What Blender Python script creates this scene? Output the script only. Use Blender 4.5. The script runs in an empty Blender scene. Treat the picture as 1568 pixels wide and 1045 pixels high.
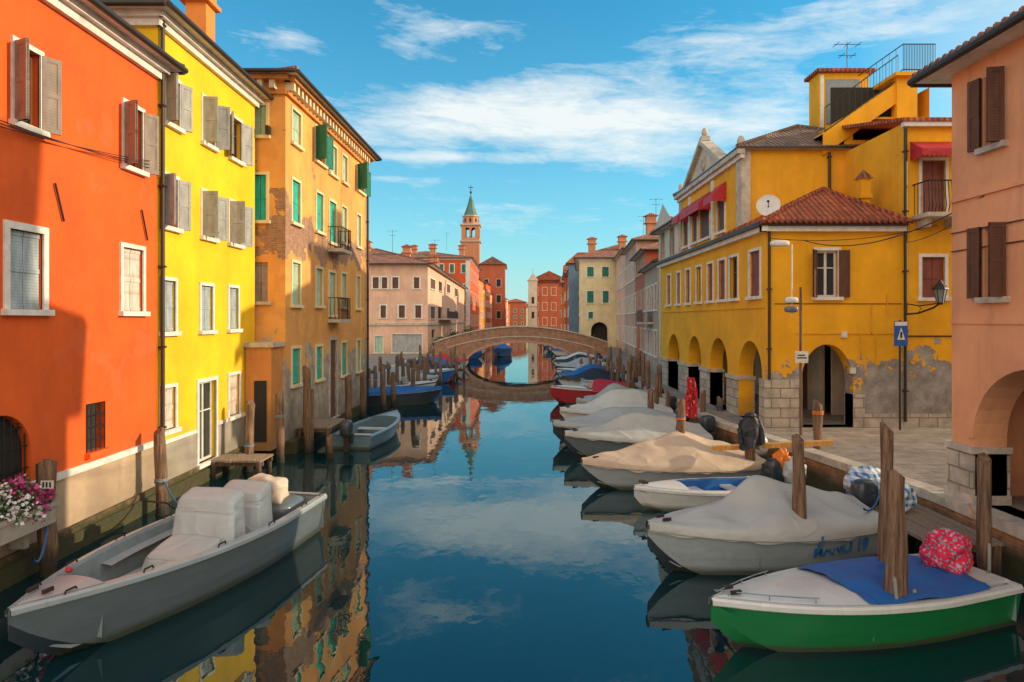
import bpy, math, random
from mathutils import Vector, noise
random.seed(4)
FP=1045.;U0=784.;V0=490.;CZ=4.6
S=bpy.context.scene
# ---------------------------------------------------------------- node helpers
def nd(nt,typ,ins=None,**at):
    n=nt.nodes.new(typ)
    for k,v in at.items(): setattr(n,k,v)
    for k,v in (ins or {}).items():
        if isinstance(v,bpy.types.NodeSocket): nt.links.new(v,n.inputs[k])
        else: n.inputs[k].default_value=v
    return n
def mth(nt,op,a,b=0.0,c=None):
    ins={0:a,1:b}
    if c is not None: ins[2]=c
    return nd(nt,'ShaderNodeMath',ins,operation=op).outputs[0]
def mr(nt,x,a,b,c=0.,d=1.):
    return nd(nt,'ShaderNodeMapRange',{0:x,1:a,2:b,3:c,4:d},clamp=True).outputs[0]
def mix(nt,f,a,b,blend='MIX'):
    def c4(x): return x if isinstance(x,bpy.types.NodeSocket) else (*x[:3],1)
    return nd(nt,'ShaderNodeMix',{0:f,6:c4(a),7:c4(b)},data_type='RGBA',blend_type=blend).outputs[2]
def newmat(name):
    m=bpy.data.materials.new(name); m.use_nodes=True
    return m,m.node_tree,m.node_tree.nodes['Principled BSDF']
def pos(nt,sc=(1,1,1)):
    g=nd(nt,'ShaderNodeNewGeometry').outputs['Position']
    if sc==(1,1,1): return g
    return nd(nt,'ShaderNodeVectorMath',{0:g,1:sc},operation='MULTIPLY').outputs[0]
def ns(nt,vec,scale,detail=4,rough=.55):
    return nd(nt,'ShaderNodeTexNoise',{'Vector':vec,'Scale':scale,'Detail':min(detail,4.5),'Roughness':rough}).outputs[0]
def bump(nt,b,h,st=.3,dist=.02):
    n=nd(nt,'ShaderNodeBump',{'Height':h,'Strength':st,'Distance':dist})
    nt.links.new(n.outputs[0],b.inputs['Normal'])
def sc(c,k): return tuple(min(1,x*k) for x in c)
def brickcol(nt,c1,c2,mort,w=.26,h=.075,mo=.012):
    uv=nd(nt,'ShaderNodeUVMap').outputs[0]
    b=nd(nt,'ShaderNodeTexBrick',{'Vector':uv,'Color1':(*c1,1),'Color2':(*c2,1),'Mortar':(*mort,1),'Scale':1.,'Mortar Size':mo,'Mortar Smooth':.2,'Brick Width':w,'Row Height':h})
    return b.outputs[0],b.outputs[1]
def stucco(name,col,stain=.35,dmg=None,base=None,rough=.9,patch=0,amp=5.):
    m,nt,b=newmat(name); p=pos(nt)
    n1=ns(nt,p,.7,4,.6)
    c=mix(nt,mr(nt,n1,.3,.7),sc(col,.8),sc(col,1.08))
    ps=pos(nt,(2.2,2.2,.22)); n2=ns(nt,ps,1.,4,.65)
    c=mix(nt,mr(nt,n2,.5,.75,0,stain),c,(col[0]*.5,col[1]*.45+.01,col[2]*.45+.02))
    n4=ns(nt,p,5.,4,.7)
    c=mix(nt,mr(nt,n4,.56,.72,0,.3),c,sc(tuple(x*.7+.25*.3 for x in col),1.))
    sep=nd(nt,'ShaderNodeSeparateXYZ',{0:p}).outputs[2]
    h=n4
    if patch:
        f=ns(nt,p,.45,4,.6); c=mix(nt,mr(nt,f,.54,.58,0,patch),c,(col[0]*.72,col[1]*.62,col[2]*.8))
        c=mix(nt,mr(nt,f,.40,.38,0,patch*.6),c,sc(tuple(x*.8+.12 for x in col),1.))
    if base:
        zt,bc=base
        f=mth(nt,'ADD',sep,mth(nt,'MULTIPLY',mth(nt,'SUBTRACT',ns(nt,p,.9,4.5,.68),.5),amp))
        k=mr(nt,f,zt,zt+.12,1,0)
        bc2=mix(nt,mr(nt,ns(nt,p,2.5,4,.7),.35,.65),sc(bc,.6),sc(bc,1.15))
        c=mix(nt,k,c,bc2)
        h=mth(nt,'SUBTRACT',mth(nt,'MULTIPLY',n4,.4),mth(nt,'MULTIPLY',k,.5))
    if dmg:
        z0,z1,thr,bw=dmg
        bc,bf=brickcol(nt,(.36,.15,.07),(.48,.25,.14),(.38,.3,.22))
        bc=mix(nt,mr(nt,n4,.4,.7,0,.6),bc,(.19,.11,.06))
        f=ns(nt,p,.75,4.5,.6)
        band=mth(nt,'MULTIPLY',mr(nt,sep,z0,z0+.9),mr(nt,sep,z1-.9,z1,1,0))
        k=mr(nt,mth(nt,'ADD',f,mth(nt,'MULTIPLY',band,bw)),thr,thr+.015)
        c=mix(nt,k,c,bc)
        h=mth(nt,'SUBTRACT',mth(nt,'MULTIPLY',n4,.3),mth(nt,'MULTIPLY',k,.9))
    k=mr(nt,mth(nt,'ADD',sep,mth(nt,'MULTIPLY',n1,1.6)),.9,2.7,.7,0)
    c=mix(nt,k,c,(.15,.13,.095))
    nt.links.new(c,b.inputs['Base Color']); b.inputs['Roughness'].default_value=rough
    bump(nt,b,h,.45,.035)
    return m
def simple(name,col,rough=.6,metal=0,var=.15,scale=4.,bmp=.1,coat=0,dirt=0,dirtcol=(.1,.09,.06)):
    m,nt,b=newmat(name); p=pos(nt); n1=ns(nt,p,scale,4,.6)
    c=mix(nt,mr(nt,n1,.3,.7),sc(col,1-var),sc(col,1+var*.6))
    if dirt:
        c=mix(nt,mr(nt,ns(nt,p,2.3,4.5,.7),.48,.72,0,dirt),c,dirtcol)
    nt.links.new(c,b.inputs['Base Color'])
    b.inputs['Roughness'].default_value=rough; b.inputs['Metallic'].default_value=metal
    if coat: b.inputs['Coat Weight'].default_value=coat; b.inputs['Coat Roughness'].default_value=.15
    if bmp: bump(nt,b,ns(nt,p,scale*8,3),bmp,.02)
    return m
def hullm(name,col,wl=.16):
    m,nt,b=newmat(name); p=pos(nt); n1=ns(nt,pos(nt,(1,1,3)),2.,4,.65)
    c=mix(nt,mr(nt,n1,.3,.7),sc(col,.86),sc(col,1.06))
    c=mix(nt,mr(nt,ns(nt,pos(nt,(6,6,.8)),1.5,4.5,.7),.55,.75,0,.35),c,sc(tuple(x*.5+.05 for x in col),.9))
    z=nd(nt,'ShaderNodeSeparateXYZ',{0:p}).outputs[2]
    c=mix(nt,mr(nt,mth(nt,'SUBTRACT',z,mth(nt,'MULTIPLY',n1,.12)),0.,wl-.04,.9,0),c,(.05,.055,.03))
    nt.links.new(c,b.inputs['Base Color']); b.inputs['Roughness'].default_value=.32
    b.inputs['Coat Weight'].default_value=.3; b.inputs['Coat Roughness'].default_value=.15
    return m
def shutter(name,col,per=.055):
    m,nt,b=newmat(name); uv=nd(nt,'ShaderNodeUVMap').outputs[0]
    v=nd(nt,'ShaderNodeSeparateXYZ',{0:uv}).outputs[1]
    w=mth(nt,'FRACT',mth(nt,'DIVIDE',v,per))
    n1=ns(nt,pos(nt,(3,3,1)),2.,4,.6)
    c=mix(nt,mr(nt,n1,.35,.7),sc(col,.75),sc(col,1.15))
    c=mix(nt,mr(nt,w,.0,.25,.5,0),c,sc(col,.4))
    nt.links.new(c,b.inputs['Base Color']); b.inputs['Roughness'].default_value=.65
    bump(nt,b,w,.7,.015)
    return m
def tiles(name,c1,c2,c3,tw=.2,th=.36):
    m,nt,b=newmat(name); uv=nd(nt,'ShaderNodeUVMap').outputs[0]
    sp=nd(nt,'ShaderNodeSeparateXYZ',{0:uv})
    uu=mth(nt,'DIVIDE',sp.outputs[0],tw); vv=mth(nt,'DIVIDE',sp.outputs[1],th)
    wv=mth(nt,'SINE',mth(nt,'MULTIPLY',uu,6.2832)); fr=mth(nt,'FRACT',vv)
    cell=nd(nt,'ShaderNodeCombineXYZ',{0:mth(nt,'FLOOR',uu),1:mth(nt,'FLOOR',vv)}).outputs[0]
    wn=nd(nt,'ShaderNodeTexWhiteNoise',{'Vector':cell}).outputs[0]
    c=mix(nt,wn,c1,c2); c=mix(nt,mr(nt,ns(nt,pos(nt),1.2,4,.7),.45,.65,0,.8),c,c3)
    c=mix(nt,mr(nt,wv,-1,-.2,.75,0),c,sc(c1,.2)); c=mix(nt,mr(nt,fr,0,.14,.6,0),c,sc(c1,.25))
    nt.links.new(c,b.inputs['Base Color']); b.inputs['Roughness'].default_value=.85
    bump(nt,b,mth(nt,'SUBTRACT',wv,mth(nt,'MULTIPLY',fr,.8)),.9,.05)
    return m
def bricks(name,c1,c2,mort,algae=True,w=.26,h=.075,mo=.012,zal=.5):
    m,nt,b=newmat(name); c,f=brickcol(nt,c1,c2,mort,w,h,mo); p=pos(nt)
    n=ns(nt,p,2.2,4.5,.7)
    c=mix(nt,mr(nt,n,.4,.68,0,.65),c,sc(c1,.4))
    if algae:
        z=nd(nt,'ShaderNodeSeparateXYZ',{0:p}).outputs[2]
        k=mr(nt,mth(nt,'SUBTRACT',z,mth(nt,'MULTIPLY',n,.7)),zal-.65,zal-.2,1,0)
        c=mix(nt,k,c,mix(nt,ns(nt,p,6.,3),(.02,.025,.012),(.09,.08,.03)))
    nt.links.new(c,b.inputs['Base Color']); b.inputs['Roughness'].default_value=.85
    bump(nt,b,mth(nt,'SUBTRACT',mth(nt,'MULTIPLY',n,.4),f),.7,.02)
    return m
def wood(name,c1,c2,wet=False):
    m,nt,b=newmat(name); p=pos(nt)
    n=ns(nt,pos(nt,(9,9,.7)),2.,4.5,.7)
    c=mix(nt,mr(nt,n,.35,.65),c1,c2)
    if wet:
        z=nd(nt,'ShaderNodeSeparateXYZ',{0:p}).outputs[2]
        k=mr(nt,mth(nt,'ADD',z,mth(nt,'MULTIPLY',ns(nt,p,5.,3),.5)),.35,.9,1,0)
        c=mix(nt,k,c,(.025,.023,.014))
    nt.links.new(c,b.inputs['Base Color']); b.inputs['Roughness'].default_value=.8
    bump(nt,b,n,1.,.06)
    return m
def pattern(name,a,bc,scale,kind='dots'):
    m,nt,b=newmat(name); p=pos(nt)
    if kind=='dots':
        v=nd(nt,'ShaderNodeTexVoronoi',{'Vector':p,'Scale':scale}).outputs[0]; k=mr(nt,v,.3,.36,1,0)
        v2=nd(nt,'ShaderNodeTexVoronoi',{'Vector':p,'Scale':scale*.6}).outputs[0]; a=mix(nt,mr(nt,v2,.25,.3,1,0),a,(.75,.3,.4))
    else:
        s1=nd(nt,'ShaderNodeSeparateXYZ',{0:p})
        k1=mth(nt,'GREATER_THAN',mth(nt,'SINE',mth(nt,'MULTIPLY',s1.outputs[0],scale)),.1)
        k2=mth(nt,'GREATER_THAN',mth(nt,'SINE',mth(nt,'MULTIPLY',s1.outputs[2],scale)),.1)
        k=mth(nt,'MULTIPLY',mth(nt,'ADD',k1,k2),.5)
    nt.links.new(mix(nt,k,a,bc),b.inputs['Base Color']); b.inputs['Roughness'].default_value=.8
    bump(nt,b,ns(nt,p,5.,3),.6,.12)
    return m
def fabric(name,col):
    m,nt,b=newmat(name); p=pos(nt)
    n=ns(nt,p,1.3,3,.5)
    c=mix(nt,mr(nt,n,.3,.7),sc(col,.88),sc(col,1.05))
    c=mix(nt,mr(nt,ns(nt,pos(nt,(1,1,.5)),2.2,4,.6),.52,.8,0,.3),c,sc(col,.55))
    nt.links.new(c,b.inputs['Base Color']); b.inputs['Roughness'].default_value=.55
    wr=nd(nt,'ShaderNodeTexNoise',{'Vector':pos(nt,(1,1,1.8)),'Scale':1.1,'Detail':1.5,'Roughness':.4,'Distortion':1.2}).outputs[0]
    rid=mth(nt,'ABSOLUTE',mth(nt,'SUBTRACT',wr,.5))
    bump(nt,b,mth(nt,'MULTIPLY',mth(nt,'MINIMUM',rid,.12),-5.),.35,.05)
    return m
# ---------------------------------------------------------------- materials
ORANGE=stucco('stucco_orange',(.8,.12,.012),.22,patch=.2)
YEL_L=stucco('stucco_lemon',(.92,.57,.01),.14)
SOCLE_L=stucco('stucco_socle_cream',(.6,.44,.29),.35,patch=.3)
SOCLE_G=stucco('stucco_socle_grey',(.45,.41,.33),.4,patch=.3)
PEACH=stucco('stucco_peach',(.86,.41,.1),.4,dmg=(6.5,8.8,.67,.27),base=(3.1,(.46,.39,.3)),patch=.4,amp=7.)
PEACH2=stucco('stucco_peach_side',(.72,.3,.07),.5,patch=.4)
YEL_R=stucco('stucco_ochre',(.92,.44,.009),.22,base=(.6,(.42,.36,.3)),patch=.1)
YEL_R2=stucco('stucco_ochre_upper',(.9,.43,.014),.28,patch=.1)
YEL_P=stucco('stucco_ochre_patched',(.92,.44,.009),.25,base=(2.95,(.36,.33,.3)),amp=5.5)
SALMON=stucco('stucco_salmon',(.88,.4,.2),.35,patch=.25)
PINK=stucco('stucco_pink',(.84,.52,.36),.3,patch=.2)
RED=stucco('stucco_red',(.7,.12,.03),.3)
CREAM=stucco('stucco_cream',(.82,.7,.42),.3,patch=.2)
OLD=stucco('stucco_old',(.55,.38,.27),.5,dmg=(1,12,.82,.22),patch=.3)
OLDW=stucco('stucco_old_white',(.7,.6,.47),.45,patch=.3)
BLUEW=stucco('stucco_blue',(.16,.26,.38),.3)
ORG2=stucco('stucco_orange_far',(.8,.27,.05),.3)
YEL3=stucco('stucco_yellow_far',(.85,.48,.08),.3)
BRICKR=stucco('stucco_brick_red',(.5,.13,.06),.4)
WHITE=simple('white_trim',(.8,.76,.7),.7,dirt=.3)
STONE=simple('istrian_stone',(.58,.5,.41),.8,dirt=.5,var=.25,bmp=.3)
STONEB=bricks('stone_blocks',(.52,.45,.36),(.64,.56,.46),(.25,.22,.18),False,.62,.33,.02)
BRICK=bricks('canal_brick',(.4,.14,.06),(.55,.24,.11),(.33,.27,.19),True,zal=.7)
BRICKB=bricks('bridge_brick',(.44,.18,.1),(.52,.25,.15),(.36,.27,.2),True,zal=.3)
RING=simple('bridge_arch_brick',(.48,.27,.18),.9,dirt=.4)
BRICKT=simple('tower_brick',(.6,.26,.13),.9,dirt=.3)
COPPER=simple('spire_verdigris',(.09,.2,.16),.7,var=.4,scale=.6,bmp=0)
PAVE=bricks('quay_paving',(.28,.24,.2),(.37,.31,.25),(.13,.11,.09),False,.95,.5,.012)
GROUND=simple('ground_soil',(.28,.25,.21),.9)
GLASS=simple('window_glass',(.03,.04,.045),.08,bmp=0)
DARK=simple('dark_interior',(.025,.022,.02),.8,bmp=0)
IRON=simple('iron_black',(.02,.02,.022),.5,metal=.3,bmp=0)
GUT=simple('gutter_metal',(.05,.04,.035),.5,metal=.4,bmp=0)
PIPEY=simple('yellow_pipe',(.75,.38,.02),.6)
CASE=simple('window_casing_brown',(.16,.06,.025),.5)
CASEW=simple('window_casing_white',(.7,.7,.66),.5)
SH_GREY=shutter('shutter_grey',(.42,.43,.41)); SH_GREYB=shutter('shutter_bluegrey',(.38,.45,.48))
SH_OLD=shutter('shutter_weathered',(.34,.27,.23)); SH_BR=shutter('shutter_brown',(.15,.065,.04))
SH_RED=shutter('shutter_redbrown',(.24,.06,.035)); SH_TEAL=shutter('shutter_teal',(.02,.5,.38))
SH_GRN=shutter('shutter_green',(.02,.22,.15)); SH_PALE=shutter('shutter_pale',(.42,.6,.44)); SH_WH=shutter('shutter_white',(.7,.6,.52),.4)
T_RED=tiles('roof_tiles_red',(.45,.09,.035),(.65,.18,.07),(.25,.08,.04))
T_BRN=tiles('roof_tiles_brown',(.36,.14,.08),(.48,.23,.14),(.17,.1,.07))
T_GRY=tiles('roof_tiles_old',(.26,.15,.1),(.38,.25,.18),(.12,.09,.07))
POSTM=wood('post_wood',(.08,.045,.028),(.32,.19,.115),True)
PLANK=wood('plank_wood',(.22,.16,.12),(.4,.31,.22))
PLANKN=wood('new_plank',(.65,.3,.07),(.8,.45,.13))
GEL=hullm('gelcoat_white',(.62,.64,.63))
GELG=hullm('gelcoat_grey',(.12,.155,.175))
GELR=hullm('gelcoat_rail',(.34,.39,.42))
GELIN=simple('gelcoat_inner',(.24,.29,.31),.5,dirt=.4,bmp=0)
GREENH=hullm('hull_green',(.01,.18,.055),.1)
REDH=hullm('hull_red',(.4,.02,.03),.1)
BLUEH=hullm('hull_blue',(.02,.14,.42),.1)
DKH=hullm('hull_dark',(.03,.045,.06),.1)
SLATEH=hullm('hull_slate',(.11,.19,.24),.1)
FAB_G=fabric('tarp_grey',(.42,.44,.43)); FAB_T=fabric('tarp_tan',(.55,.43,.32)); FAB_B=fabric('tarp_blue',(.012,.12,.4))
FAB_W=fabric('tarp_white',(.5,.56,.58)); FAB_C=fabric('tarp_cream',(.62,.53,.42)); FAB_D=fabric('cloth_dark',(.02,.025,.035))
FAB_R=fabric('cloth_red',(.5,.02,.03)); FAB_O=fabric('cloth_orange',(.8,.22,.02)); FAB_GB=fabric('tarp_bluegrey',(.32,.38,.42))
P_RED=pattern('cloth_pink_pattern',(.7,.02,.08),(.1,.42,.5),19.); P_RB=pattern('cloth_red_black',(.65,.02,.03),(.02,.02,.02),9.)
P_CHK=pattern('cloth_blue_check',(.75,.78,.8),(.03,.18,.42),44.,'chk')
ROPE=simple('rope',(.3,.3,.27),.9); ROPEB=simple('rope_blue',(.03,.15,.35),.8)
RUB=simple('rubber_dark',(.02,.02,.022),.7,bmp=0)
SIGNB=simple('sign_blue',(.02,.12,.45),.4,bmp=0); LEAF=simple('leaf_green',(.05,.13,.03),.6,bmp=0,var=.4,scale=20)
FLP=simple('petal_pink',(.6,.04,.25),.6,bmp=0); FLW=simple('petal_white',(.8,.75,.75),.6,bmp=0); FLR=simple('petal_red',(.6,.02,.03),.6,bmp=0)
CONC=simple('concrete',(.42,.38,.33),.9,dirt=.4)
m,nt,b=newmat('perspex_screen'); b.inputs['Base Color'].default_value=(.5,.6,.62,1); b.inputs['Roughness'].default_value=.05; b.inputs['Alpha'].default_value=.35; PERS=m
# ---------------------------------------------------------------- mesh builder
class MB:
    def __init__(s): s.v=[];s.f=[];s.mi=[];s.uv=[];s.mats=[];s.sm=[]
    def m(s,mat):
        if mat not in s.mats: s.mats.append(mat)
        return s.mats.index(mat)
    def _uv(s,idx):
        pts=[s.v[i] for i in idx]; n=Vector((0,0,0))
        for i,a in enumerate(pts):
            b=pts[(i+1)%len(pts)]
            n+=Vector(((a.y-b.y)*(a.z+b.z),(a.z-b.z)*(a.x+b.x),(a.x-b.x)*(a.y+b.y)))
        if n.length<1e-12: n=Vector((0,0,1))
        n.normalize()
        if abs(n.z)>.97: return [(p.x,p.y) for p in pts]
        t=Vector((-n.y,n.x,0)).normalized(); w=n.cross(t)
        if w.z<0: w=-w
        return [(p.dot(t),p.dot(w)) for p in pts]
    def _add(s,idx,mat,sm):
        s.f.append(idx); s.mi.append(s.m(mat)); s.sm.append(sm); s.uv+=s._uv(idx)
    def face(s,pts,mat,smooth=False):
        b=len(s.v); s.v+=[Vector(p) for p in pts]; s._add(list(range(b,b+len(pts))),mat,smooth)
    def grid(s,rows,mat,smooth=True,closed=False):
        b=len(s.v); w=len(rows[0])
        for r in rows: s.v+=[Vector(p) for p in r]
        for i in range(len(rows)-1):
            for j in range(w if closed else w-1):
                k=(j+1)%w
                s._add([b+i*w+j,b+i*w+k,b+(i+1)*w+k,b+(i+1)*w+j],mat,smooth)
    def box(s,o,a,b,c,mat):
        o,a,b,c=map(Vector,(o,a,b,c))
        P=[o,o+a,o+a+b,o+b,o+c,o+a+c,o+a+b+c,o+b+c]
        for q in ((0,3,2,1),(4,5,6,7),(0,1,5,4),(1,2,6,5),(2,3,7,6),(3,0,4,7)): s.face([P[i] for i in q],mat)
    def bx(s,x0,x1,y0,y1,z0,z1,mat): s.box((x0,y0,z0),(x1-x0,0,0),(0,y1-y0,0),(0,0,z1-z0),mat)
    def cyl(s,p0,p1,r0,r1,mat,n=8,smooth=True):
        p0,p1=Vector(p0),Vector(p1); d=(p1-p0).normalized()
        a=d.orthogonal().normalized(); b=d.cross(a)
        ring=lambda p,r:[p+a*math.cos(2*math.pi*i/n)*r+b*math.sin(2*math.pi*i/n)*r for i in range(n)]
        R0,R1=ring(p0,r0),ring(p1,r1); s.grid([R0,R1],mat,smooth,True); s.face(R0[::-1],mat); s.face(R1,mat)
    def tube(s,pts,r,mat,n=6):
        pts=[Vector(p) for p in pts]; rows=[]
        for i,p in enumerate(pts):
            d=(pts[min(i+1,len(pts)-1)]-pts[max(i-1,0)]).normalized()
            a=d.cross(Vector((.13,.21,.97))).normalized(); b=d.cross(a)
            rows.append([p+a*math.cos(2*math.pi*k/n)*r+b*math.sin(2*math.pi*k/n)*r for k in range(n)])
        s.grid(rows,mat,True,True)
    def blob(s,c,r,mat,amp=.0,pw=1.,fr=2.,nu=20,nv=14,seed=0.,fine=.5):
        c=Vector(c); rows=[]
        sg=lambda x:math.copysign(abs(x)**pw,x)
        for i in range(nv+1):
            ph=-math.pi/2+math.pi*i/nv; row=[]
            for j in range(nu):
                th=2*math.pi*j/nu
                q=Vector((sg(math.cos(ph))*sg(math.cos(th)),sg(math.cos(ph))*sg(math.sin(th)),sg(math.sin(ph))))
                k=1+amp*noise.noise(q*fr+Vector((seed,seed*1.7,seed*.3)))+amp*fine*noise.noise(q*fr*2.3+Vector((seed,0,3)))
                row.append(c+Vector((q.x*r[0]*k,q.y*r[1]*k,q.z*r[2]*k)))
            rows.append(row)
        s.grid(rows,mat,True,True)
class Obj:
    def __init__(s,name): s.name=name; s.parts={}
    def p(s,k): return s.parts.setdefault(k,MB())
    def done(s,loc=None,rot=0.):
        parts={k:m for k,m in s.parts.items() if m.v}
        if loc is None:
            al=[v for m in parts.values() for v in m.v]
            xs=[v.x for v in al];ys=[v.y for v in al]
            c=Vector(((min(xs)+max(xs))/2,(min(ys)+max(ys))/2,min(v.z for v in al))); off=c
        else: c=Vector(loc); off=Vector((0,0,0))
        single=len(parts)==1; par=None
        if not single:
            par=bpy.data.objects.new(s.name,None); S.collection.objects.link(par); par.location=c; par.rotation_euler=(0,0,rot); par.empty_display_size=.3
        for k,m in parts.items():
            me=bpy.data.meshes.new(s.name+'_'+k)
            me.from_pydata([tuple(v-off) for v in m.v],[],m.f)
            for mt in m.mats: me.materials.append(mt)
            me.polygons.foreach_set('material_index',m.mi); me.polygons.foreach_set('use_smooth',m.sm)
            ul=me.uv_layers.new(name='UVMap'); ul.data.foreach_set('uv',[x for uv in m.uv for x in uv])
            me.update()
            o=bpy.data.objects.new(s.name if single else k,me); S.collection.objects.link(o)
            if single: o.location=c; o.rotation_euler=(0,0,rot); par=o
            else: o.parent=par
        return par
def zat(v,D): return CZ-(v-V0)/FP*D
# ---------------------------------------------------------------- facades
class Fac:
    def __init__(s,a,b):
        s.a=Vector((a[0],a[1],0)); b=Vector((b[0],b[1],0)); s.L=(b-s.a).length; s.d=(b-s.a).normalized(); s.n=Vector((s.d.y,-s.d.x,0))
    def P(s,t,z,o=0): 
        q=s.a+s.d*t+s.n*o; return Vector((q.x,q.y,z))
    def su(s,u):
        r=(u-U0)/FP; return -(s.a.x-r*s.a.y)/(s.d.x-r*s.d.y)
    def px(s,u0,u1,v0,v1):
        A,B=sorted((s.su(u0),s.su(u1))); D=(s.a+s.d*s.su((u0+u1)/2)).y
        return (A,B,zat(v1,D),zat(v0,D))
    def bx(s,mb,s0,s1,z0,z1,o0,o1,mat): mb.box(s.P(s0,z0,o0),s.d*(s1-s0),s.n*(o1-o0),Vector((0,0,z1-z0)),mat)
def wall(mb,F,z0,z1,ops,matfn,zb=(),s0=0,s1=None):
    s1=F.L if s1 is None else s1
    ops=[(max(o[0],s0),min(o[1],s1),max(o[2],z0),min(o[3],z1))+tuple(o[4:]) for o in ops]
    ss=sorted({round(x,4) for x in [s0,s1]+[o[i] for o in ops for i in (0,1)]})
    zz=sorted({round(x,4) for x in [z0,z1]+list(zb)+[o[i] for o in ops for i in (2,3)]})
    for i in range(len(ss)-1):
        for j in range(len(zz)-1):
            a,b,c,d=ss[i],ss[i+1],zz[j],zz[j+1]; ms,mz=(a+b)/2,(c+d)/2
            if any(o[0]<ms<o[1] and o[2]<mz<o[3] for o in ops): continue
            mb.face([F.P(a,c),F.P(b,c),F.P(b,d),F.P(a,d)],matfn(mz))
    for o in ops:
        a,b,c,d=o[:4]; dep=o[4] if len(o)>4 else .18; arch=len(o)>5 and o[5]; mt=matfn((c+d)/2)
        if arch:
            r=(b-a)/2; h=min(o[6] if len(o)>6 else r,d-c-.1); cm=(a+b)/2; sp=d-h; N=16
            C=[(cm-r*math.cos(math.pi*i/N),sp+h*math.sin(math.pi*i/N)) for i in range(N+1)]
            for i in range(N):
                mb.face([F.P(C[i][0],C[i][1]),F.P(C[i+1][0],C[i+1][1]),F.P(C[i+1][0],d),F.P(C[i][0],d)],mt)
                mb.face([F.P(C[i][0],C[i][1]),F.P(C[i+1][0],C[i+1][1]),F.P(C[i+1][0],C[i+1][1],-dep),F.P(C[i][0],C[i][1],-dep)],mt)
            top=sp
        else:
            top=d; mb.face([F.P(a,d),F.P(b,d),F.P(b,d,-dep),F.P(a,d,-dep)],mt)
        for x in (a,b): mb.face([F.P(x,c),F.P(x,top),F.P(x,top,-dep),F.P(x,c,-dep)],mt)
        mb.face([F.P(a,c),F.P(b,c),F.P(b,c,-dep),F.P(a,c,-dep)],mt)
def leaf(mb,F,hinge,side,ang,w,z0,z1,mat,rails=True):
    a=math.radians(ang); v=F.d*(side*math.cos(a))+F.n*math.sin(a)
    t=Vector((-v.y,v.x,0))*.035; o=F.P(hinge,z0,.045); H=z1-z0
    mb.box(o,v*w,t,Vector((0,0,H)),mat)
    if rails:
        for zz in (0,H*.5-.04,H-.09):
            mb.box(o+Vector((0,0,zz))-t*.35,v*w,t*1.7,Vector((0,0,.085)),mat)
        for x in (0,w-.07): mb.box(o+v*x-t*.3,v*.07,t*1.6,Vector((0,0,H)),mat)
def window(ob,F,o,st):
    a,b,c,d=o[:4]; W=ob.p('windows'); w=b-a; dep=.17
    fr=st.get('frame'); fw=st.get('fw',.1)
    if fr:
        F.bx(W,a-fw,a,c,d,-.02,.04,fr); F.bx(W,b,b+fw,c,d,-.02,.04,fr)
        F.bx(W,a-fw,b+fw,d,d+fw,-.02,.042,fr)
    F.bx(W,a-fw-.05,b+fw+.05,c-.11,c,-.1,.12,st.get('sill',fr or STONE))
    p=st.get('pane','glass'); sm=st.get('sh',SH_GREY)
    if p=='shut':
        m_=(a+b)/2
        for x0,x1 in ((a+.01,m_-.01),(m_+.01,b-.01)):
            F.bx(ob.p('shutters'),x0,x1,c+.01,d-.01,-.1,-.06,sm)
            for q in (c+.01,(c+d)/2-.04,d-.1): F.bx(ob.p('shutters'),x0,x1,q,q+.08,-.06,-.045,sm)
        F.bx(W,m_-.009,m_+.009,c,d,-.13,-.1,DARK)
    elif p=='dark':
        W.face([F.P(a,c,-dep),F.P(b,c,-dep),F.P(b,d,-dep),F.P(a,d,-dep)],DARK)
    else:
        cs=st.get('case',CASE)
        W.face([F.P(a,c,-dep),F.P(b,c,-dep),F.P(b,d,-dep),F.P(a,d,-dep)],GLASS)
        for x0,x1 in ((a,a+.06),(b-.06,b),((a+b)/2-.04,(a+b)/2+.04)): F.bx(W,x0,x1,c,d,-dep+.005,-dep+.05,cs)
        for y0,y1 in ((c,c+.07),(d-.07,d),(c+(d-c)*.62,c+(d-c)*.62+.035)): F.bx(W,a,b,y0,y1,-dep+.007,-dep+.045,cs)
        if st.get('curt'): F.bx(W,a+.06,a+(b-a)*.42,c+.07,d-.07,-dep+.001,-dep+.004,CASEW)
    g=st.get('ang')
    if g:
        for h,sd,an in ((a,1,g[0]),(b,-1,g[1])):
            if an: leaf(ob.p('shutters'),F,h-sd*.03,sd,an+random.uniform(-6,4),w/2,c-.01,d+.01,sm)
    if st.get('grille'):
        k=max(3,int(w/.13))
        for i in range(k+1): W.cyl(F.P(a+w*i/k,c,.01),F.P(a+w*i/k,d,.01),.012,.012,IRON,5)
        for i in range(1,4): F.bx(W,a,b,c+(d-c)*i/4,c+(d-c)*i/4+.02,0,.02,IRON)
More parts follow.
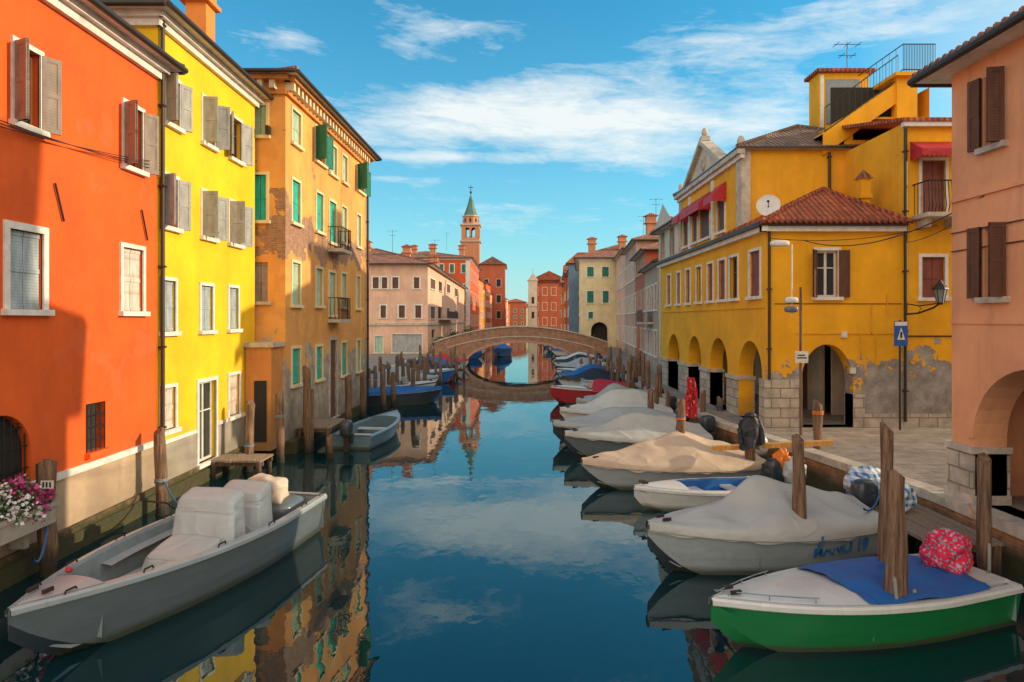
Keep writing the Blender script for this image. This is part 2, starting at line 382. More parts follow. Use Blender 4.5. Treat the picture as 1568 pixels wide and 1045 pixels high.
def roofq(ob,C,z,rise,over,mat,kind='hip',gutter=True,soff=None,dirx=None):
    R=ob.p('roof'); n=4; pts=[]
    V=[Vector((c[0],c[1],0)) for c in C]
    for i in range(4):
        d1=(V[i]-V[i-1]).normalized(); d2=(V[(i+1)%4]-V[i]).normalized()
        n1=Vector((d1.y,-d1.x,0)); n2=Vector((d2.y,-d2.x,0))
        k=(n1+n2)/(1+n1.dot(n2)); q=V[i]+k*over; q.z=z; pts.append(q)
    L0=(pts[1]-pts[0]).length; L1=(pts[2]-pts[1]).length
    if (L0<L1 and dirx is None) or dirx==1: pts=pts[1:]+pts[:1]; L0,L1=L1,L0
    A=(pts[3]+pts[0])/2; B=(pts[1]+pts[2])/2; ins=min(L1/2,L0*.45) if kind=='hip' else 0
    ax=(B-A).normalized(); A=A+ax*ins; B=B-ax*ins; A.z=B.z=z+rise
    th=Vector((0,0,.1))
    R.face([pts[0]+th,pts[1]+th,B+th,A+th],mat); R.face([pts[2]+th,pts[3]+th,A+th,B+th],mat)
    gm=mat if kind=='hip' else (soff or mat)
    R.face([pts[1]+th,pts[2]+th,B+th],gm); R.face([pts[3]+th,pts[0]+th,A+th],gm)
    R.face([p.copy() for p in pts],soff or WHITE)
    for i in range(4): R.face([pts[i],pts[(i+1)%4],pts[(i+1)%4]+th,pts[i]+th],GUT)
    for p,q in ((A,B),)+(((pts[0],A),(pts[3],A),(pts[1],B),(pts[2],B)) if kind=='hip' else ()):
        if (p-q).length>.2: R.cyl(p+th,q+th,.1,.1,mat,6)
    if gutter:
        for i in range(4):
            p,q=pts[i],pts[(i+1)%4]; nn=(q-p).normalized(); nn=Vector((nn.y,-nn.x,0))*.06
            R.cyl(p+nn+Vector((0,0,.02)),q+nn+Vector((0,0,.02)),.075,.075,GUT,7)
            L=(q-p).length
            if gutter=='tiles':
                for k in range(int(L/.2)):
                    c=p+(q-p)*((k+.5)/int(L/.2))+Vector((0,0,.13)); R.cyl(c+nn*.9,c-nn*4,.075,.075,mat,6)
def building(name,C,z0,z1,mat,ops=None,roof=('hip',1.6,.4),rm=None,corn=None,bands=None,gutter=True,zb=(),dirx=None):
    ob=Obj(name); W=ob.p('walls'); ops=ops or {}
    mf=mat if callable(mat) and not isinstance(mat,bpy.types.Material) else (lambda z:mat)
    for i in range(4):
        F=Fac(C[i],C[(i+1)%4]); lst=ops.get(i,[])
        wall(W,F,z0,z1,[x[0] for x in lst],mf,zb)
        for o,st in lst:
            if st is not None: window(ob,F,o,st)
        if corn:
            F.bx(ob.p('cornice'),-.1,F.L+.1,z1-.34,z1-.02,0.003,.12,corn); F.bx(ob.p('cornice'),-.2,F.L+.2,z1-.16,z1-.003,.12,.24,corn)
    if roof: roofq(ob,C,z1,roof[1],roof[2],rm or T_BRN,roof[0],gutter,corn,dirx)
    return ob
def autow(F,z0,cols,rows,w,h,st,rh=3.1,first=1.2,skip=0):
    r=[]
    for j in range(rows):
        for i in range(cols):
            if random.random()<skip: continue
            s=F.L*(i+.5)/cols; z=z0+first+rh*j; r.append(((s-w/2,s+w/2,z,z+h,.15),st))
    return r
def chimney(ob,x,y,z0,z1,w=.5,mat=None,cap=None,flare=True):
    mat=mat or BRICKT; c=ob.p('chimney')
    c.bx(x-w/2,x+w/2,y-w/2,y+w/2,z0,z1,mat)
    if flare:
        W=w*.72
        c.bx(x-W,x+W,y-W,y+W,z1,z1+.12,mat); c.bx(x-w*.55,x+w*.55,y-w*.55,y+w*.55,z1+.12,z1+.7,mat)
        a=w*.8; P=[(x-a,y-a,z1+.7),(x+a,y-a,z1+.7),(x+a,y+a,z1+.7),(x-a,y+a,z1+.7)]
        for i in range(4): c.face([P[i],P[(i+1)%4],(x,y,z1+1.05)],cap or T_RED)
        c.face(P[::-1],mat)
def antenna(x,y,z,h=2.):
    o=Obj('tv_antenna'); m=o.p('mast'); m.cyl((x,y,z),(x,y,z+h),.025,.02,GUT,5)
    for i in range(5):
        zz=z+h-.1-(i%2)*.5; xx=x-.5+.25*i; m.cyl((xx,y-.3,zz),(xx,y+.3,zz),.012,.012,GUT,4)
    m.cyl((x-.6,y,z+h-.1),(x+.6,y,z+h-.1),.015,.015,GUT,4); m.cyl((x-.4,y,z+h-.6),(x+.4,y,z+h-.6),.015,.015,GUT,4)
    o.done()
def pipe(ob,F,s,z0,z1,mat=GUT,r=.055,o=.09):
    ob.p('drainpipe').cyl(F.P(s,z0,o),F.P(s,z1,o),r,r,mat,8)
    z=z0+1
    while z<z1: F.bx(ob.p('drainpipe'),s-r-.02,s+r+.02,z,z+.05,0.01,o+r+.01,mat); z+=2
# ================================================================ LEFT SIDE
X=-8.8; C=[(X,6.5),(X,16.9),(X-11,16.9),(X-11,6.5)]; F=Fac(C[0],C[1])
so=dict(frame=WHITE,fw=.09,sh=SH_OLD,case=CASE,curt=1)
ops=[(F.px(22,60,75,193),dict(so,ang=(118,150))),(F.px(190,217,165,258),dict(so,ang=(118,155))),
     (F.px(13,65,354,474),dict(so,pane='shut',sh=SH_GREYB,fw=.13)),(F.px(187,218,381,477),dict(so,pane='shut',sh=SH_WH,fw=.1)),
     (F.px(132,160,617,690),dict(pane='dark',grille=1,fw=0,sill=ORANGE))]
a=F.px(-55,48,612,715); ops.append(((a[0],a[1],1.62,2.95,.25,True),dict(pane='dark',grille=0,fw=0,sill=ORANGE)))
dA=a
ops+=[((2.0,3.1,8.2,9.9),dict(so,ang=(110,110))),((2.0,3.1,4.8,6.2),dict(so,pane='shut'))]
ob=building('orange_house',C,.35,10.9,lambda z:SOCLE_L if z<1.55 else ORANGE,{0:ops},('hip',2.,.45),T_BRN,WHITE,zb=(1.55,))
gr=ob.p('window_grille')
for k in range(9):
    s=dA[0]+(dA[1]-dA[0])*(k+.5)/9; gr.cyl(F.P(s,1.62,-.06),F.P(s,2.9,-.06),.014,.014,IRON,5)
for z in (1.9,2.3,2.65): F.bx(gr,dA[0],dA[1],z,z+.02,-.07,-.05,IRON)
F.bx(ob.p('bands'),0,F.L,1.5,1.64,.002,.05,WHITE)
for (u,v) in ((88,310),(219,345)):
    s=F.su(u); D=s+6.5; z=zat(v,D); ob.p('tie_rod').cyl(F.P(s-.12,z+.35,.04),F.P(s+.14,z-.35,.04),.02,.02,IRON,5)
chimney(ob,-9.7,10.2,11,12.5,.6,ORANGE)
ob.done()
C=[(X+.02,16.92),(X+.02,23.3),(X-11,23.3),(X-11,16.92)]; F=Fac(C[0],C[1])
sg=dict(frame=WHITE,fw=.09,sh=SH_GREY,case=CASE,curt=1)
ops=[]
for (u0,u1,v0,v1) in ((254,274,122,192),(310,328,155,222),(352,369,183,245),(250,271,272,348),(309,328,297,364),(351,368,312,374)):
    ops.append((F.px(u0,u1,v0,v1),dict(sg,ang=(random.choice((80,110,155)),random.choice((150,155,120))))))
for (u0,u1,v0,v1) in ((248,268,430,508),(307,325,438,506),(350,364,441,504)):
    ops.append((F.px(u0,u1,v0,v1),dict(sg,pane='shut',sh=SH_GREYB)))
ops.append((F.px(247,268,594,658),dict(sg,pane='shut',sh=SH_WH))); ops.append((F.px(350,366,574,636),dict(sg,pane='shut',sh=SH_WH)))
d=F.px(303,330,584,700); ops.append(((d[0],d[1],.55,d[3]),dict(sg,sh=SH_WH,case=CASEW,fw=.1)))
ob=building('lemon_yellow_house',C,.35,12.2,lambda z:SOCLE_G if z<1.5 else YEL_L,{0:ops},('hip',1.8,.45),T_BRN,WHITE,zb=(1.5,))
F.bx(ob.p('bands'),0,d[0]-.12,1.46,1.56,.002,.04,WHITE); F.bx(ob.p('bands'),d[1]+.12,F.L,1.46,1.56,.002,.04,WHITE)
pipe(ob,F,.06,.9,12.1); 
chimney(ob,-9.45,20.7,12.2,14.1,.62,ORG2)
antenna(-10.6,17.5,13.,2.5)
q=F.px(312,326,350,364); fl=ob.p('window_flowers')
for i in range(60):
    p=F.P(q[0]+random.random()*(q[1]-q[0]),q[2]+random.random()*.35,.05+random.random()*.15); r=.035
    fl.face([p+Vector((random.uniform(-r,r),random.uniform(-r,r),random.uniform(-r,r))) for _ in range(3)],random.choice([LEAF,LEAF,FLR]))
ob.done()
fo=Obj('canal_wall'); m=fo.p('brick_footing')
m.bx(-9.5,-8.66,-30,23.45,-1.5,.36,BRICK); m.bx(-9.4,-8.72,-30,23.4,.36,.5,BRICK)
m.bx(-8.7,-7.45,23.4,35.1,-1.5,.42,BRICK); fo.done()
# --- peach palace
C=[(-7.8,23.5),(-7.48,35.1),(-17.5,35.1),(-17.5,23.5)]; F=Fac(C[0],C[1]); F3=Fac(C[3],C[0])
sp=dict(frame=CREAM,fw=.1,pane='shut',sh=SH_TEAL); sgp=dict(sp,sh=SH_PALE); sd=dict(sp,sh=SH_GRN)
ops=[]
for r in [((447,460,172,222,sgp),(483,497,200,250,dict(sd,pane='glass',ang=(120,165))),(504,515,224,268,sgp),(524,531,240,280,sgp),(547,557,256,294,dict(sd,pane='glass',ang=(125,165)))),
          ((447,459,278,342,sp),(484,494,297,355,sp),(504,514,310,372,sp),(523,530,318,372,sgp),(546,552,330,378,sgp)),
          ((447,459,403,467,sgp),(484,493,412,468,sgp),(504,513,418,482,sgp),(523,530,420,470,sgp),(546,551,424,472,sgp)),
          ((447,459,534,588,sp),(484,493,531,580,sp),(523,530,525,574,sp),(546,551,522,568,sgp))]:
    for (u0,u1,v0,v1,st) in r: ops.append((F.px(u0,u1,v0,v1),st))
d=F.px(505,515,521,600); ops.append(((d[0],d[1],.45,d[3]),dict(frame=STONE,fw=.14,sh=SH_BR,pane='shut')))
ops3=[(F3.px(389,408,162,208),sgp),(F3.px(388,408,268,338),sp),(F3.px(388,410,402,462),dict(pane='shut',sh=SH_OLD,sill=STONE,frame=None))]
ob=building('peach_palace',C,.3,12.95,PEACH,{0:ops,3:ops3},('hip',1.6,.55),T_BRN,None)
for i in range(4):
    G=Fac(C[i],C[(i+1)%4]); c=ob.p('cornice'); G.bx(c,-.05,G.L+.05,12.35,12.5,.003,.12,PEACH2)
    G.bx(c,-.2,G.L+.2,12.78,12.93,.003,.4,PEACH2)
    for k in range(int(G.L/.42)): G.bx(c,k*.42,k*.42+.18,12.5,12.78,.003,.3,CREAM)
for (u0,u1,v) in ((503,517,383),(503,516,489)):
    q=F.px(u0,u1,v-22,v); b=ob.p('balconies'); F.bx(b,q[0]-.1,q[1]+.1,q[2]-.14,q[2],.01,.6,STONE)
    n=9
    for k in range(n+1):
        s=q[0]-.08+(q[1]-q[0]+.16)*k/n; b.cyl(F.P(s,q[2],.56),F.P(s,q[2]+.9,.56),.015,.015,IRON,5)
    for o in (.1,.3,.45):
        for s in (q[0]-.08,q[1]+.08): b.cyl(F.P(s,q[2],o),F.P(s,q[2]+.9,o),.015,.015,IRON,5)
    F.bx(b,q[0]-.1,q[1]+.1,q[2]+.88,q[2]+.91,.54,.58,IRON)
    for s in (q[0]-.08,q[1]+.08): F.bx(b,s-.015,s+.015,q[2]+.88,q[2]+.91,0,.58,IRON)
pipe(ob,F,F.L-.1,.6,12.7,GUT)
F3.bx(ob.p('vent'),F3.su(410),F3.su(415),zat(208,23.5),zat(195,23.5),.0,.25,IRON)
T=ob.p('terrace'); T.bx(-8.75,-7.9,22.4,23.49,.3,3.7,PEACH2); T.bx(-8.8,-7.8,22.3,23.495,3.7,3.85,STONE)
T.bx(-8.45,-8.05,22.36,22.41,.6,2.6,DARK)
ob.done()
def jetty(x0,x1,y0,y1,z):
    o=Obj('wooden_jetty'); m=o.p('deck'); n=max(3,int((x1-x0)/.2))
    for i in range(n):
        a=x0+(x1-x0)*i/n; m.bx(a+.01,a+(x1-x0)/n-.01,y0+random.uniform(-.05,.05),y1+random.uniform(-.05,.05),z-.05,z+random.uniform(0,.015),PLANK)
    for yy in (y0+.1,y1-.15): m.bx(x0,x1,yy,yy+.1,z-.18,z-.055,POSTM)
    for xx in (x0+.08,x1-.1):
        for yy in (y0+.08,y1-.08): m.cyl((xx,yy,-1),(xx,yy,z-.06),.08,.08,POSTM,8)
    o.done()
jetty(-8.7,-7.2,19.6,20.6,.55); jetty(-7.7,-6.5,24.4,26.6,.75)
def at(u,D): return ((u-U0)/FP*D,D)
Xp=-9.13; C=[(Xp,74),(Xp,131),(Xp-14,131),(Xp-14,74)]; F=Fac(C[0],C[1]); F3=Fac(C[3],C[0])
sk=dict(frame=None,sill=STONE,pane='dark'); sw=dict(frame=WHITE,fw=.15,pane='shut',sh=SH_BR)
ops=[(F.px(u0,u1,v0,v1),s) for u0,u1,v0,v1,s in ((659,666,428,443,sw),(672,677,432,446,sk),(684,689,436,449,sw),(696,700,442,454,sw),(659,666,470,488,sw),(671,677,470,490,sk),(684,688,472,490,sw),(696,700,476,490,sw),(661,666,505,518,sk))]
ops3=[(F3.px(u0,u1,v0,v1),s) for u0,u1,v0,v1,s in ((571,580,425,442,sw),(585,593,425,442,sw),(601,610,425,442,sw),(634,642,425,442,sw),(583,591,468,487,sw),(611,620,468,487,sw),(636,645,468,487,sw))]
ops3.append((F3.px(601,646,512,540),dict(frame=WHITE,pane='shut',sh=SH_GREY))); ops3.append((F3.px(574,586,515,540),dict(frame=WHITE,pane='shut',sh=SH_PALE)))
ob=building('pink_house',C,.9,10.6,PINK,{0:ops,3:ops3},('hip',2.3,.6),T_BRN,None)
F3.bx(ob.p('string_course'),0,F3.L,4.0,4.25,.003,.15,STONE); F.bx(ob.p('string_course'),0,F.L,4.0,4.25,.003,.15,STONE)
q=F.px(671,690,480,498); F.bx(ob.p('balcony'),q[0],q[1],4.6,4.8,0,1.2,STONE); F.bx(ob.p('balcony'),q[0],q[1],4.8,5.7,1.1,1.15,IRON)
chimney(ob,-12,78,11,12.2,.8); chimney(ob,-17,80,11.5,13.,.8); chimney(ob,-10.8,95,11,12.6,.9); ob.done(); antenna(-14,80,12.5,2.6); antenna(-9.5,84,11.5,3)
F_=building('red_house',[(-24,96),(-24,110),(-38,110),(-38,96)],.9,14.5,ORG2,None,('gable',2.,.5),T_BRN,WHITE); F_.done()
C=[at(720,133),(-8.1,166),(-28,166),(-28,133)]; F=Fac(C[0],C[1]); F3=Fac(C[3],C[0])
sgr=dict(frame=WHITE,fw=.18,pane='shut',sh=SH_GRN)
ops=autow(F,2.5,6,3,1.3,2.2,sgr,4.6,.8); ops3=[(F3.px(u-3,u+3,v,v+13),sgr) for u in (710,692,676) for v in (405,436,468)]
ob=building('red_house',C,.9,16.6,RED,{0:ops,3:ops3},('hip',2.2,.6),T_BRN,WHITE)
F3.bx(ob.p('quoins'),F3.L-.9,F3.L-.02,.9,16.2,.004,.12,WHITE); chimney(ob,-10,136,17,18.6,1.); chimney(ob,-16,138,17,19,1.2); chimney(ob,-20,140,17,19,1.); ob.done(); antenna(-13,136,18.5,3.5)
def row(a,b,widths,mats,hts,side,rm=(T_BRN,T_RED)):
    a=Vector((*a,0));b=Vector((*b,0));d=(b-a).normalized();t=0;i=0;L=(b-a).length
    while t<L-.5:
        w=min(widths[i%len(widths)],L-t); p=a+d*t;q=a+d*(t+w-.05); nn=Vector((-d.y,d.x,0)) if side=='L' else Vector((d.y,-d.x,0))
        off=nn*random.uniform(0,.5); p=p+off;q=q+off
        P2,Q2=p+nn*11,q+nn*11
        C=[p.xy,q.xy,Q2.xy,P2.xy] if side=='L' else [q.xy,p.xy,P2.xy,Q2.xy]
        h=hts[i%len(hts)]; F=Fac(C[0],C[1]); G=Fac(C[3],C[0]) if side=='L' else Fac(C[1],C[2])
        st=dict(frame=WHITE,fw=.12,pane='shut',sh=random.choice([SH_GRN,SH_BR,SH_TEAL,SH_RED]))
        rows_=max(2,int((h-1)/3.3)); cols=max(2,int(w/2.8))
        o=autow(F,.9,cols,rows_,1.05,1.6,st,3.2,1.1,.08)
        g=autow(G,.9,3,rows_,1.05,1.6,st,3.2,1.1,.25)
        B=building('terraced_house',C,.9,h,mats[i%len(mats)],{0:o,(3 if side=='L' else 1):g},('gable' if i%3==0 else 'hip',1.8,.4),rm[i%2],None,dirx=None)
        if i%2==0: chimney(B,(p+nn*2.5).x,(p+nn*2.5).y+1.5,h,h+1.9,.7,mats[(i+1)%len(mats)])
        B.done(); t+=w; i+=1
row((-8.1,167),(-1.2,325),[14,11,17,12,15,13],[ORG2,YEL3,RED,PINK,ORG2,CREAM,YEL3],[14.5,13,15,12.5,13.8,12.2],'L')
row((20,345),(-60,350),[13,11,9,14,12],[CREAM,BRICKR,PINK,OLDW,YEL3],[11,13.5,12,14,10.5],'R')
C=[at(773,215),(at(773,215)[0],235),(-14,235),at(735,215)]
building('brick_church_house',C,.9,22.,BRICKR,{3:autow(Fac(C[3],C[0]),4,2,3,1.4,2.4,dict(frame=WHITE,pane='dark'),5,1)},('gable',2.4,.5),T_BRN,None).done()
# campanile
o=Obj('bell_tower'); m=o.p('shaft'); cx,cy=at(721,245); hw=3.2
zt=lambda v:zat(v,245)
m.bx(cx-hw,cx+hw,cy-hw,cy+hw,.9,zt(372),BRICKT)
for k in (-hw,-.3,hw-.58): m.bx(cx+k-.02,cx+k+.6,cy-hw-.2,cy-hw,3,zt(374),BRICKT)
m.bx(cx-hw-.5,cx+hw+.5,cy-hw-.5,cy+hw+.5,zt(372),zt(370.5),STONE)
b=o.p('belfry'); z0,z1=zt(370.5),zt(347)
for sx in (-1,0,1):
    for sy in (-1,0,1):
        if sx==0 and sy==0: continue
        w=.75 if sx and sy else .35
        b.bx(cx+sx*(hw-.78)-w,cx+sx*(hw-.78)+w,cy+sy*(hw-.78)-w,cy+sy*(hw-.78)+w,z0,z1-.8,BRICKT)
for (A,B) in (((-1,-1),(1,-1)),((1,-1),(1,1)),((1,1),(-1,1)),((-1,1),(-1,-1))):
    Fq=Fac((cx+A[0]*hw,cy+A[1]*hw),(cx+B[0]*hw,cy+B[1]*hw))
    wall(b,Fq,z0+1.5,z1,[(1.1,2.9,z0+1.5,z1-.8,.6,True),(3.5,5.3,z0+1.5,z1-.8,.6,True)],lambda z:BRICKT)
    wall(b,Fq,z0,z0+1.2,[],lambda z:BRICKT)
b.bx(cx-hw-.45,cx+hw+.45,cy-hw-.45,cy+hw+.45,z1,z1+.5,STONE)
d=o.p('drum'); n=8; zz=z1+.5
ring=lambda r,z:[(cx+r*math.cos(math.pi/8+2*math.pi*i/n),cy+r*math.sin(math.pi/8+2*math.pi*i/n),z) for i in range(n)]
d.grid([ring(2.9,zz),ring(2.9,zt(333))],BRICKT,False,True)
for i in range(8):
    a=2*math.pi*i/8; d.blob((cx+2.5*math.cos(a),cy+2.5*math.sin(a),(zz+zt(333))/2),(.45,.45,.9),DARK)
d.grid([ring(2.9,zt(333)),ring(3.3,zt(333)),ring(3.3,zt(331.5)),ring(2.6,zt(331.5))],STONE,False,True)
sp_=o.p('spire'); sp_.grid([ring(2.7,zt(331.5)),ring(1.3,zt(315)),ring(.12,zt(297))],COPPER,False,True)
sp_.blob((cx,cy,zt(295)),(.45,.45,.45),GUT); sp_.cyl((cx,cy,zt(295)),(cx,cy,zt(284)),.12,.12,GUT,5); sp_.bx(cx-.9,cx+.9,cy-.06,cy+.06,zt(288),zt(287),GUT)
o.done()
# ================================================================ RIGHT SIDE
XR=8.5
XS=9.0; C=[(XS,13.97),(XS,3.),(XS+5,3.),(XS+5,13.97)]; F=Fac(C[0],C[1])
ss_=dict(frame=None,fw=.06,sill=STONE,sh=SH_BR,case=CASE)
ops=[(F.px(1507,1538,112,222),dict(ss_,ang=(174,80))),(F.px(1507,1540,345,455),dict(ss_,ang=(172,85)))]
ops+=[((5.2,6.1,7.6,9.1),dict(ss_,ang=(172,172))),((5.2,6.1,4.9,6.4),dict(ss_,ang=(172,172)))]
s=F.su(1493); ops.append(((s,s+3.2,1.0,3.75,.62,True,1.45),None)); ops.append(((s+3.9,s+7.1,1.0,3.75,.62,True,1.45),None))
ob=building('salmon_house',C,1.0,9.6,SALMON,{0:ops},('hip',1.6,.5),T_BRN,None,gutter='tiles')
st=ob.p('stone_piers')
for a,b in ((-.05,s),(s+3.2,s+3.9)):
    F.bx(st,a,b+.0,1.0,2.0,-.68,.07,STONEB); F.bx(st,a-.03,b+.05,2.0,2.13,-.7,.1,STONE); F.bx(st,a-.05,b+.03,1.0,1.18,-.69,.1,STONE)
ar=ob.p('arch_moulding')
for sc0 in (s+1.6,s+5.5):
    P=[(math.cos(math.pi*i/20),math.sin(math.pi*i/20)) for i in range(21)]; h0=1.45;sp0=3.75-h0
    rows=[[F.P(sc0-1.6*c,sp0+h0*q,0.0) for c,q in P],[F.P(sc0-1.6*c,sp0+h0*q,.045) for c,q in P],[F.P(sc0-1.77*c,sp0+(h0+.17)*q,.045) for c,q in P],[F.P(sc0-1.77*c,sp0+(h0+.17)*q,.0) for c,q in P]]
    ar.grid(rows,SALMON,False)
F.bx(ob.p('bands'),0,F.L,6.98,7.06,.002,.05,SALMON); F.bx(ob.p('bands'),0,F.L,4.52,4.6,.002,.03,SALMON)
F.bx(ob.p('wall_cables'),0,F.L,6.35,6.37,.003,.03,GUT); F.bx(ob.p('wall_cables'),0,F.L,5.98,6.0,.003,.03,GUT)
ob.p('portico').bx(XS+.65,XS+4.9,3.1,13.9,4.0,4.05,SALMON); ob.p('portico').bx(XS+3.6,XS+3.65,3.1,13.9,1.0,4.0,SALMON)
ob.done()
building('unseen_shadow_house',[(15,12.9),(15,1),(26,1),(26,12.9)],1,14.8,SALMON,None,('hip',1.5,.4),T_BRN).done()  # unseen house added out of frame, tall enough to shade the orange house
C=[(XR,39.0),(XR,22.9),(XR+8.,22.9),(XR+8.,39.0)]; F=Fac(C[0],C[1]); F1=Fac(C[1],C[2])
sr=dict(frame=WHITE,fw=.1,sh=SH_RED,case=CASE)
ops=[]
for i_,(u0,u1) in enumerate(((1148,1164),(1118,1130),(1101,1111),(1084,1092),(1067,1074),(1051,1057),(1037,1042),(1022,1027))):
    a,b,_,_=F.px(u0,u1,400,450); ops.append(((a,b,5.42,7.0),dict(sr,pane='shut') if i_ not in (1,4) else dict(sr,pane='glass')))
for (u0,u1) in ((1131,1167),(1087,1114),(1054,1073),(1023,1040)):
    a,b,_,_=F.px(u0,u1,400,450); ops.append(((a,b,1.0,3.85,.55,True),None))
ops1=[(F1.px(1250,1282,384,455),dict(frame=WHITE,fw=.11,sh=SH_BR,case=CASEW,ang=(128,174))),(F1.px(1411,1446,394,456),dict(frame=WHITE,fw=.11,pane='shut',sh=SH_RED))]
a,b,_,_=F1.px(1227,1306,400,450); ops1.append(((a,b,1.0,3.78,.55,True,1.25),None))
ob=Obj('ochre_arcade_house'); W=ob.p('walls')
sJ=F1.su(1384)
wall(W,F,1,7.72,[x[0] for x in ops],lambda z:YEL_R); wall(W,F1,1,7.72,[x[0] for x in ops1 if x[0][1]<sJ],lambda z:YEL_R if z>4.4 else YEL_P,(4.4,),0,sJ)
for o,s_ in ops:
    if s_: window(ob,F,o,s_)
wall(W,F1,1,11.2,[x[0] for x in ops1 if x[0][0]>sJ]+[F1.px(1411,1447,246,330)],lambda z:YEL_R if z>4.4 else YEL_P,(4.4,),sJ,F1.L)
for o,s_ in ops1:
    if s_: window(ob,F1,o,s_)
window(ob,F1,F1.px(1411,1447,246,330),dict(frame=WHITE,fw=.1,sh=SH_RED,pane='shut'))
for a_,b_ in ((C[2],C[3]),(C[3],C[0])): wall(W,Fac(a_,b_),1,7.72,[],lambda z:YEL_R)
W.bx(XR+3.4,XR+3.5,26.2,38.9,1.0,4.15,OLDW); W.bx(XR+.56,XR+7.9,23.46,38.9,4.15,4.25,OLDW); W.bx(XR+3.6,XR+7.9,25.8,25.9,1,4.15,OLDW)
for yy in (27.5,30.5,33.5): W.bx(XR+3.36,XR+3.398,yy,yy+1.2,1.0,3.3,SH_BR)
W.bx(XR+4.2,XR+5.2,25.76,25.798,1,3.2,SH_GREY)
st=ob.p('stone_piers')
arcs=sorted([o for o,s_ in ops if s_ is None]); prev=0
for o in arcs: F.bx(st,prev-.0,o[0],1.0,2.35,-.6,.05,STONEB); F.bx(st,prev-.03,o[0]+.04,2.35,2.5,-.62,.09,STONE); prev=o[1]
F.bx(st,prev,F.L+.05,1.0,2.6,-.6,.05,STONEB); 
F1.bx(st,0.,a+.0,1.0,2.6,-.6,.052,STONEB)
F1.bx(st,b,b+.38,1.0,2.1,-.6,.045,STONEB); F1.bx(st,b+.38,F1.L,1.0,1.45,-.3,.04,STONEB)
co=ob.p('cornice')
F.bx(co,-.1,F.L+.28,7.55,7.72,.003,.2,WHITE); F.bx(co,-.1,F.L+.32,7.72,7.86,-.1,.34,GUT)
F1.bx(co,-.2,sJ-.02,7.55,7.72,.003,.2,WHITE); F1.bx(co,-.34,sJ-.02,7.725,7.86,-.1,.34,GUT)
F.bx(co,0,F.L,5.0,5.06,.003,.04,YEL_R2)
R=ob.p('roof'); zl=7.84
A=[(XR-.3,22.55,zl),(XR+4.75,22.55,zl),(XR+4.75,27.0,zl),(XR-.3,27.0,zl)]; ap=(XR+2.9,25.0,9.4)
R.face([A[0],A[1],ap],T_RED); R.face([A[3],A[0],ap],T_RED); R.face([A[1],A[2],ap],T_RED); R.face([A[2],A[3],ap],T_RED)
for q in A[:2]+A[3:]: R.cyl(q,ap,.09,.09,T_RED,6)
for k in range(24): R.cyl((XR-.2+k*.2,22.45,zl+.0),(XR-.2+k*.2,22.8,zl+.07),.07,.07,T_RED,6)
R.face([(XR-.3,27,zl),(XR-.3,39.1,zl),(XR+1.4,39.1,zl+.55),(XR+1.4,27,zl+.55)],T_BRN)
R.face([(XR,37,zl),(XR+8,37,zl+.4),(XR+8,39,zl+.4),(XR,39,zl)],T_BRN)
XU=9.12; CU=[(XU,37.0),(XU,27.),(XU+7.4,27.),(XU+7.4,37.)]; FU=Fac(CU[0],CU[1]); FU1=Fac(CU[1],CU[2])
sa=dict(frame=WHITE,fw=.1,sh=SH_BR,pane='shut')
ou=[(FU.px(1099,1110,298,344),sa),(FU.px(1072,1087,308,356),sa),(FU.px(1060,1068,314,362),sa),(FU.px(1047,1054,320,366),sa)]
ou=[((o[0],o[1],8.45,10.05),s_) for o,s_ in ou]
U=ob.p('upper_walls'); wall(U,FU,7.5,11.3,[o for o,_ in ou],lambda z:YEL_R2)
wall(U,FU1,7.0,11.3,[],lambda z:YEL_R2,s0=0,s1=FU1.L); 
for a_,b_ in ((CU[2],CU[3]),(CU[3],CU[0])): wall(U,Fac(a_,b_),7,11.3,[],lambda z:YEL_R2)
for o,s_ in ou: window(ob,FU,o,s_)
aw=ob.p('awnings')
for o,_ in ou:
    aw.face([FU.P(o[0]-.2,10.5,.03),FU.P(o[1]+.2,10.5,.03),FU.P(o[1]+.2,9.95,.6),FU.P(o[0]-.2,9.95,.6)],FAB_R); aw.face([FU.P(o[0]-.2,9.95,.6),FU.P(o[1]+.2,9.95,.6),FU.P(o[1]+.2,9.65,.6),FU.P(o[0]-.2,9.65,.6)],FAB_R)
    aw.face([FU.P(o[1]+.2,10.5,.03),FU.P(o[1]+.2,9.95,.6),FU.P(o[1]+.2,9.65,.6),FU.P(o[1]+.2,9.65,.03)],FAB_R)
pd=ob.p('pediment')
FU.bx(pd,FU.L-.55,FU.L+.03,7.9,11.3,.003,.08,STONE); FU.bx(pd,0,.4,7.9,11.3,.003,.08,STONE); FU1.bx(pd,-.06,.3,7.9,11.3,.003,.07,STONE)
for q in (FU.su(1092),FU.su(1057)): FU.bx(pd,q-.15,q+.15,8.2,10.9,.003,.07,WHITE)
FU.bx(pd,-.15,FU.L+.25,10.95,11.12,.003,.16,WHITE); FU.bx(pd,-.2,FU.L+.3,11.12,11.3,.003,.3,STONE)
s0,s1=1.6,7.8; mid=(s0+s1)/2; zt0,zt1=11.3,12.9
pd.face([FU.P(s0,zt0,.05),FU.P(s1,zt0,.05),FU.P(mid,zt1,.05)],OLDW); pd.face([FU.P(s0,zt0,-.25),FU.P(s1,zt0,-.25),FU.P(mid,zt1,-.25)],YEL_R2)
for aa in (s0,s1):
    v=FU.P(mid,zt1)-FU.P(aa,zt0); pd.box(FU.P(aa,zt0,-.28),v,FU.n*.55,Vector((0,0,.22)),STONE)
pd.blob(FU.P(mid,12.0,.08),(.1,.35,.35),STONE)
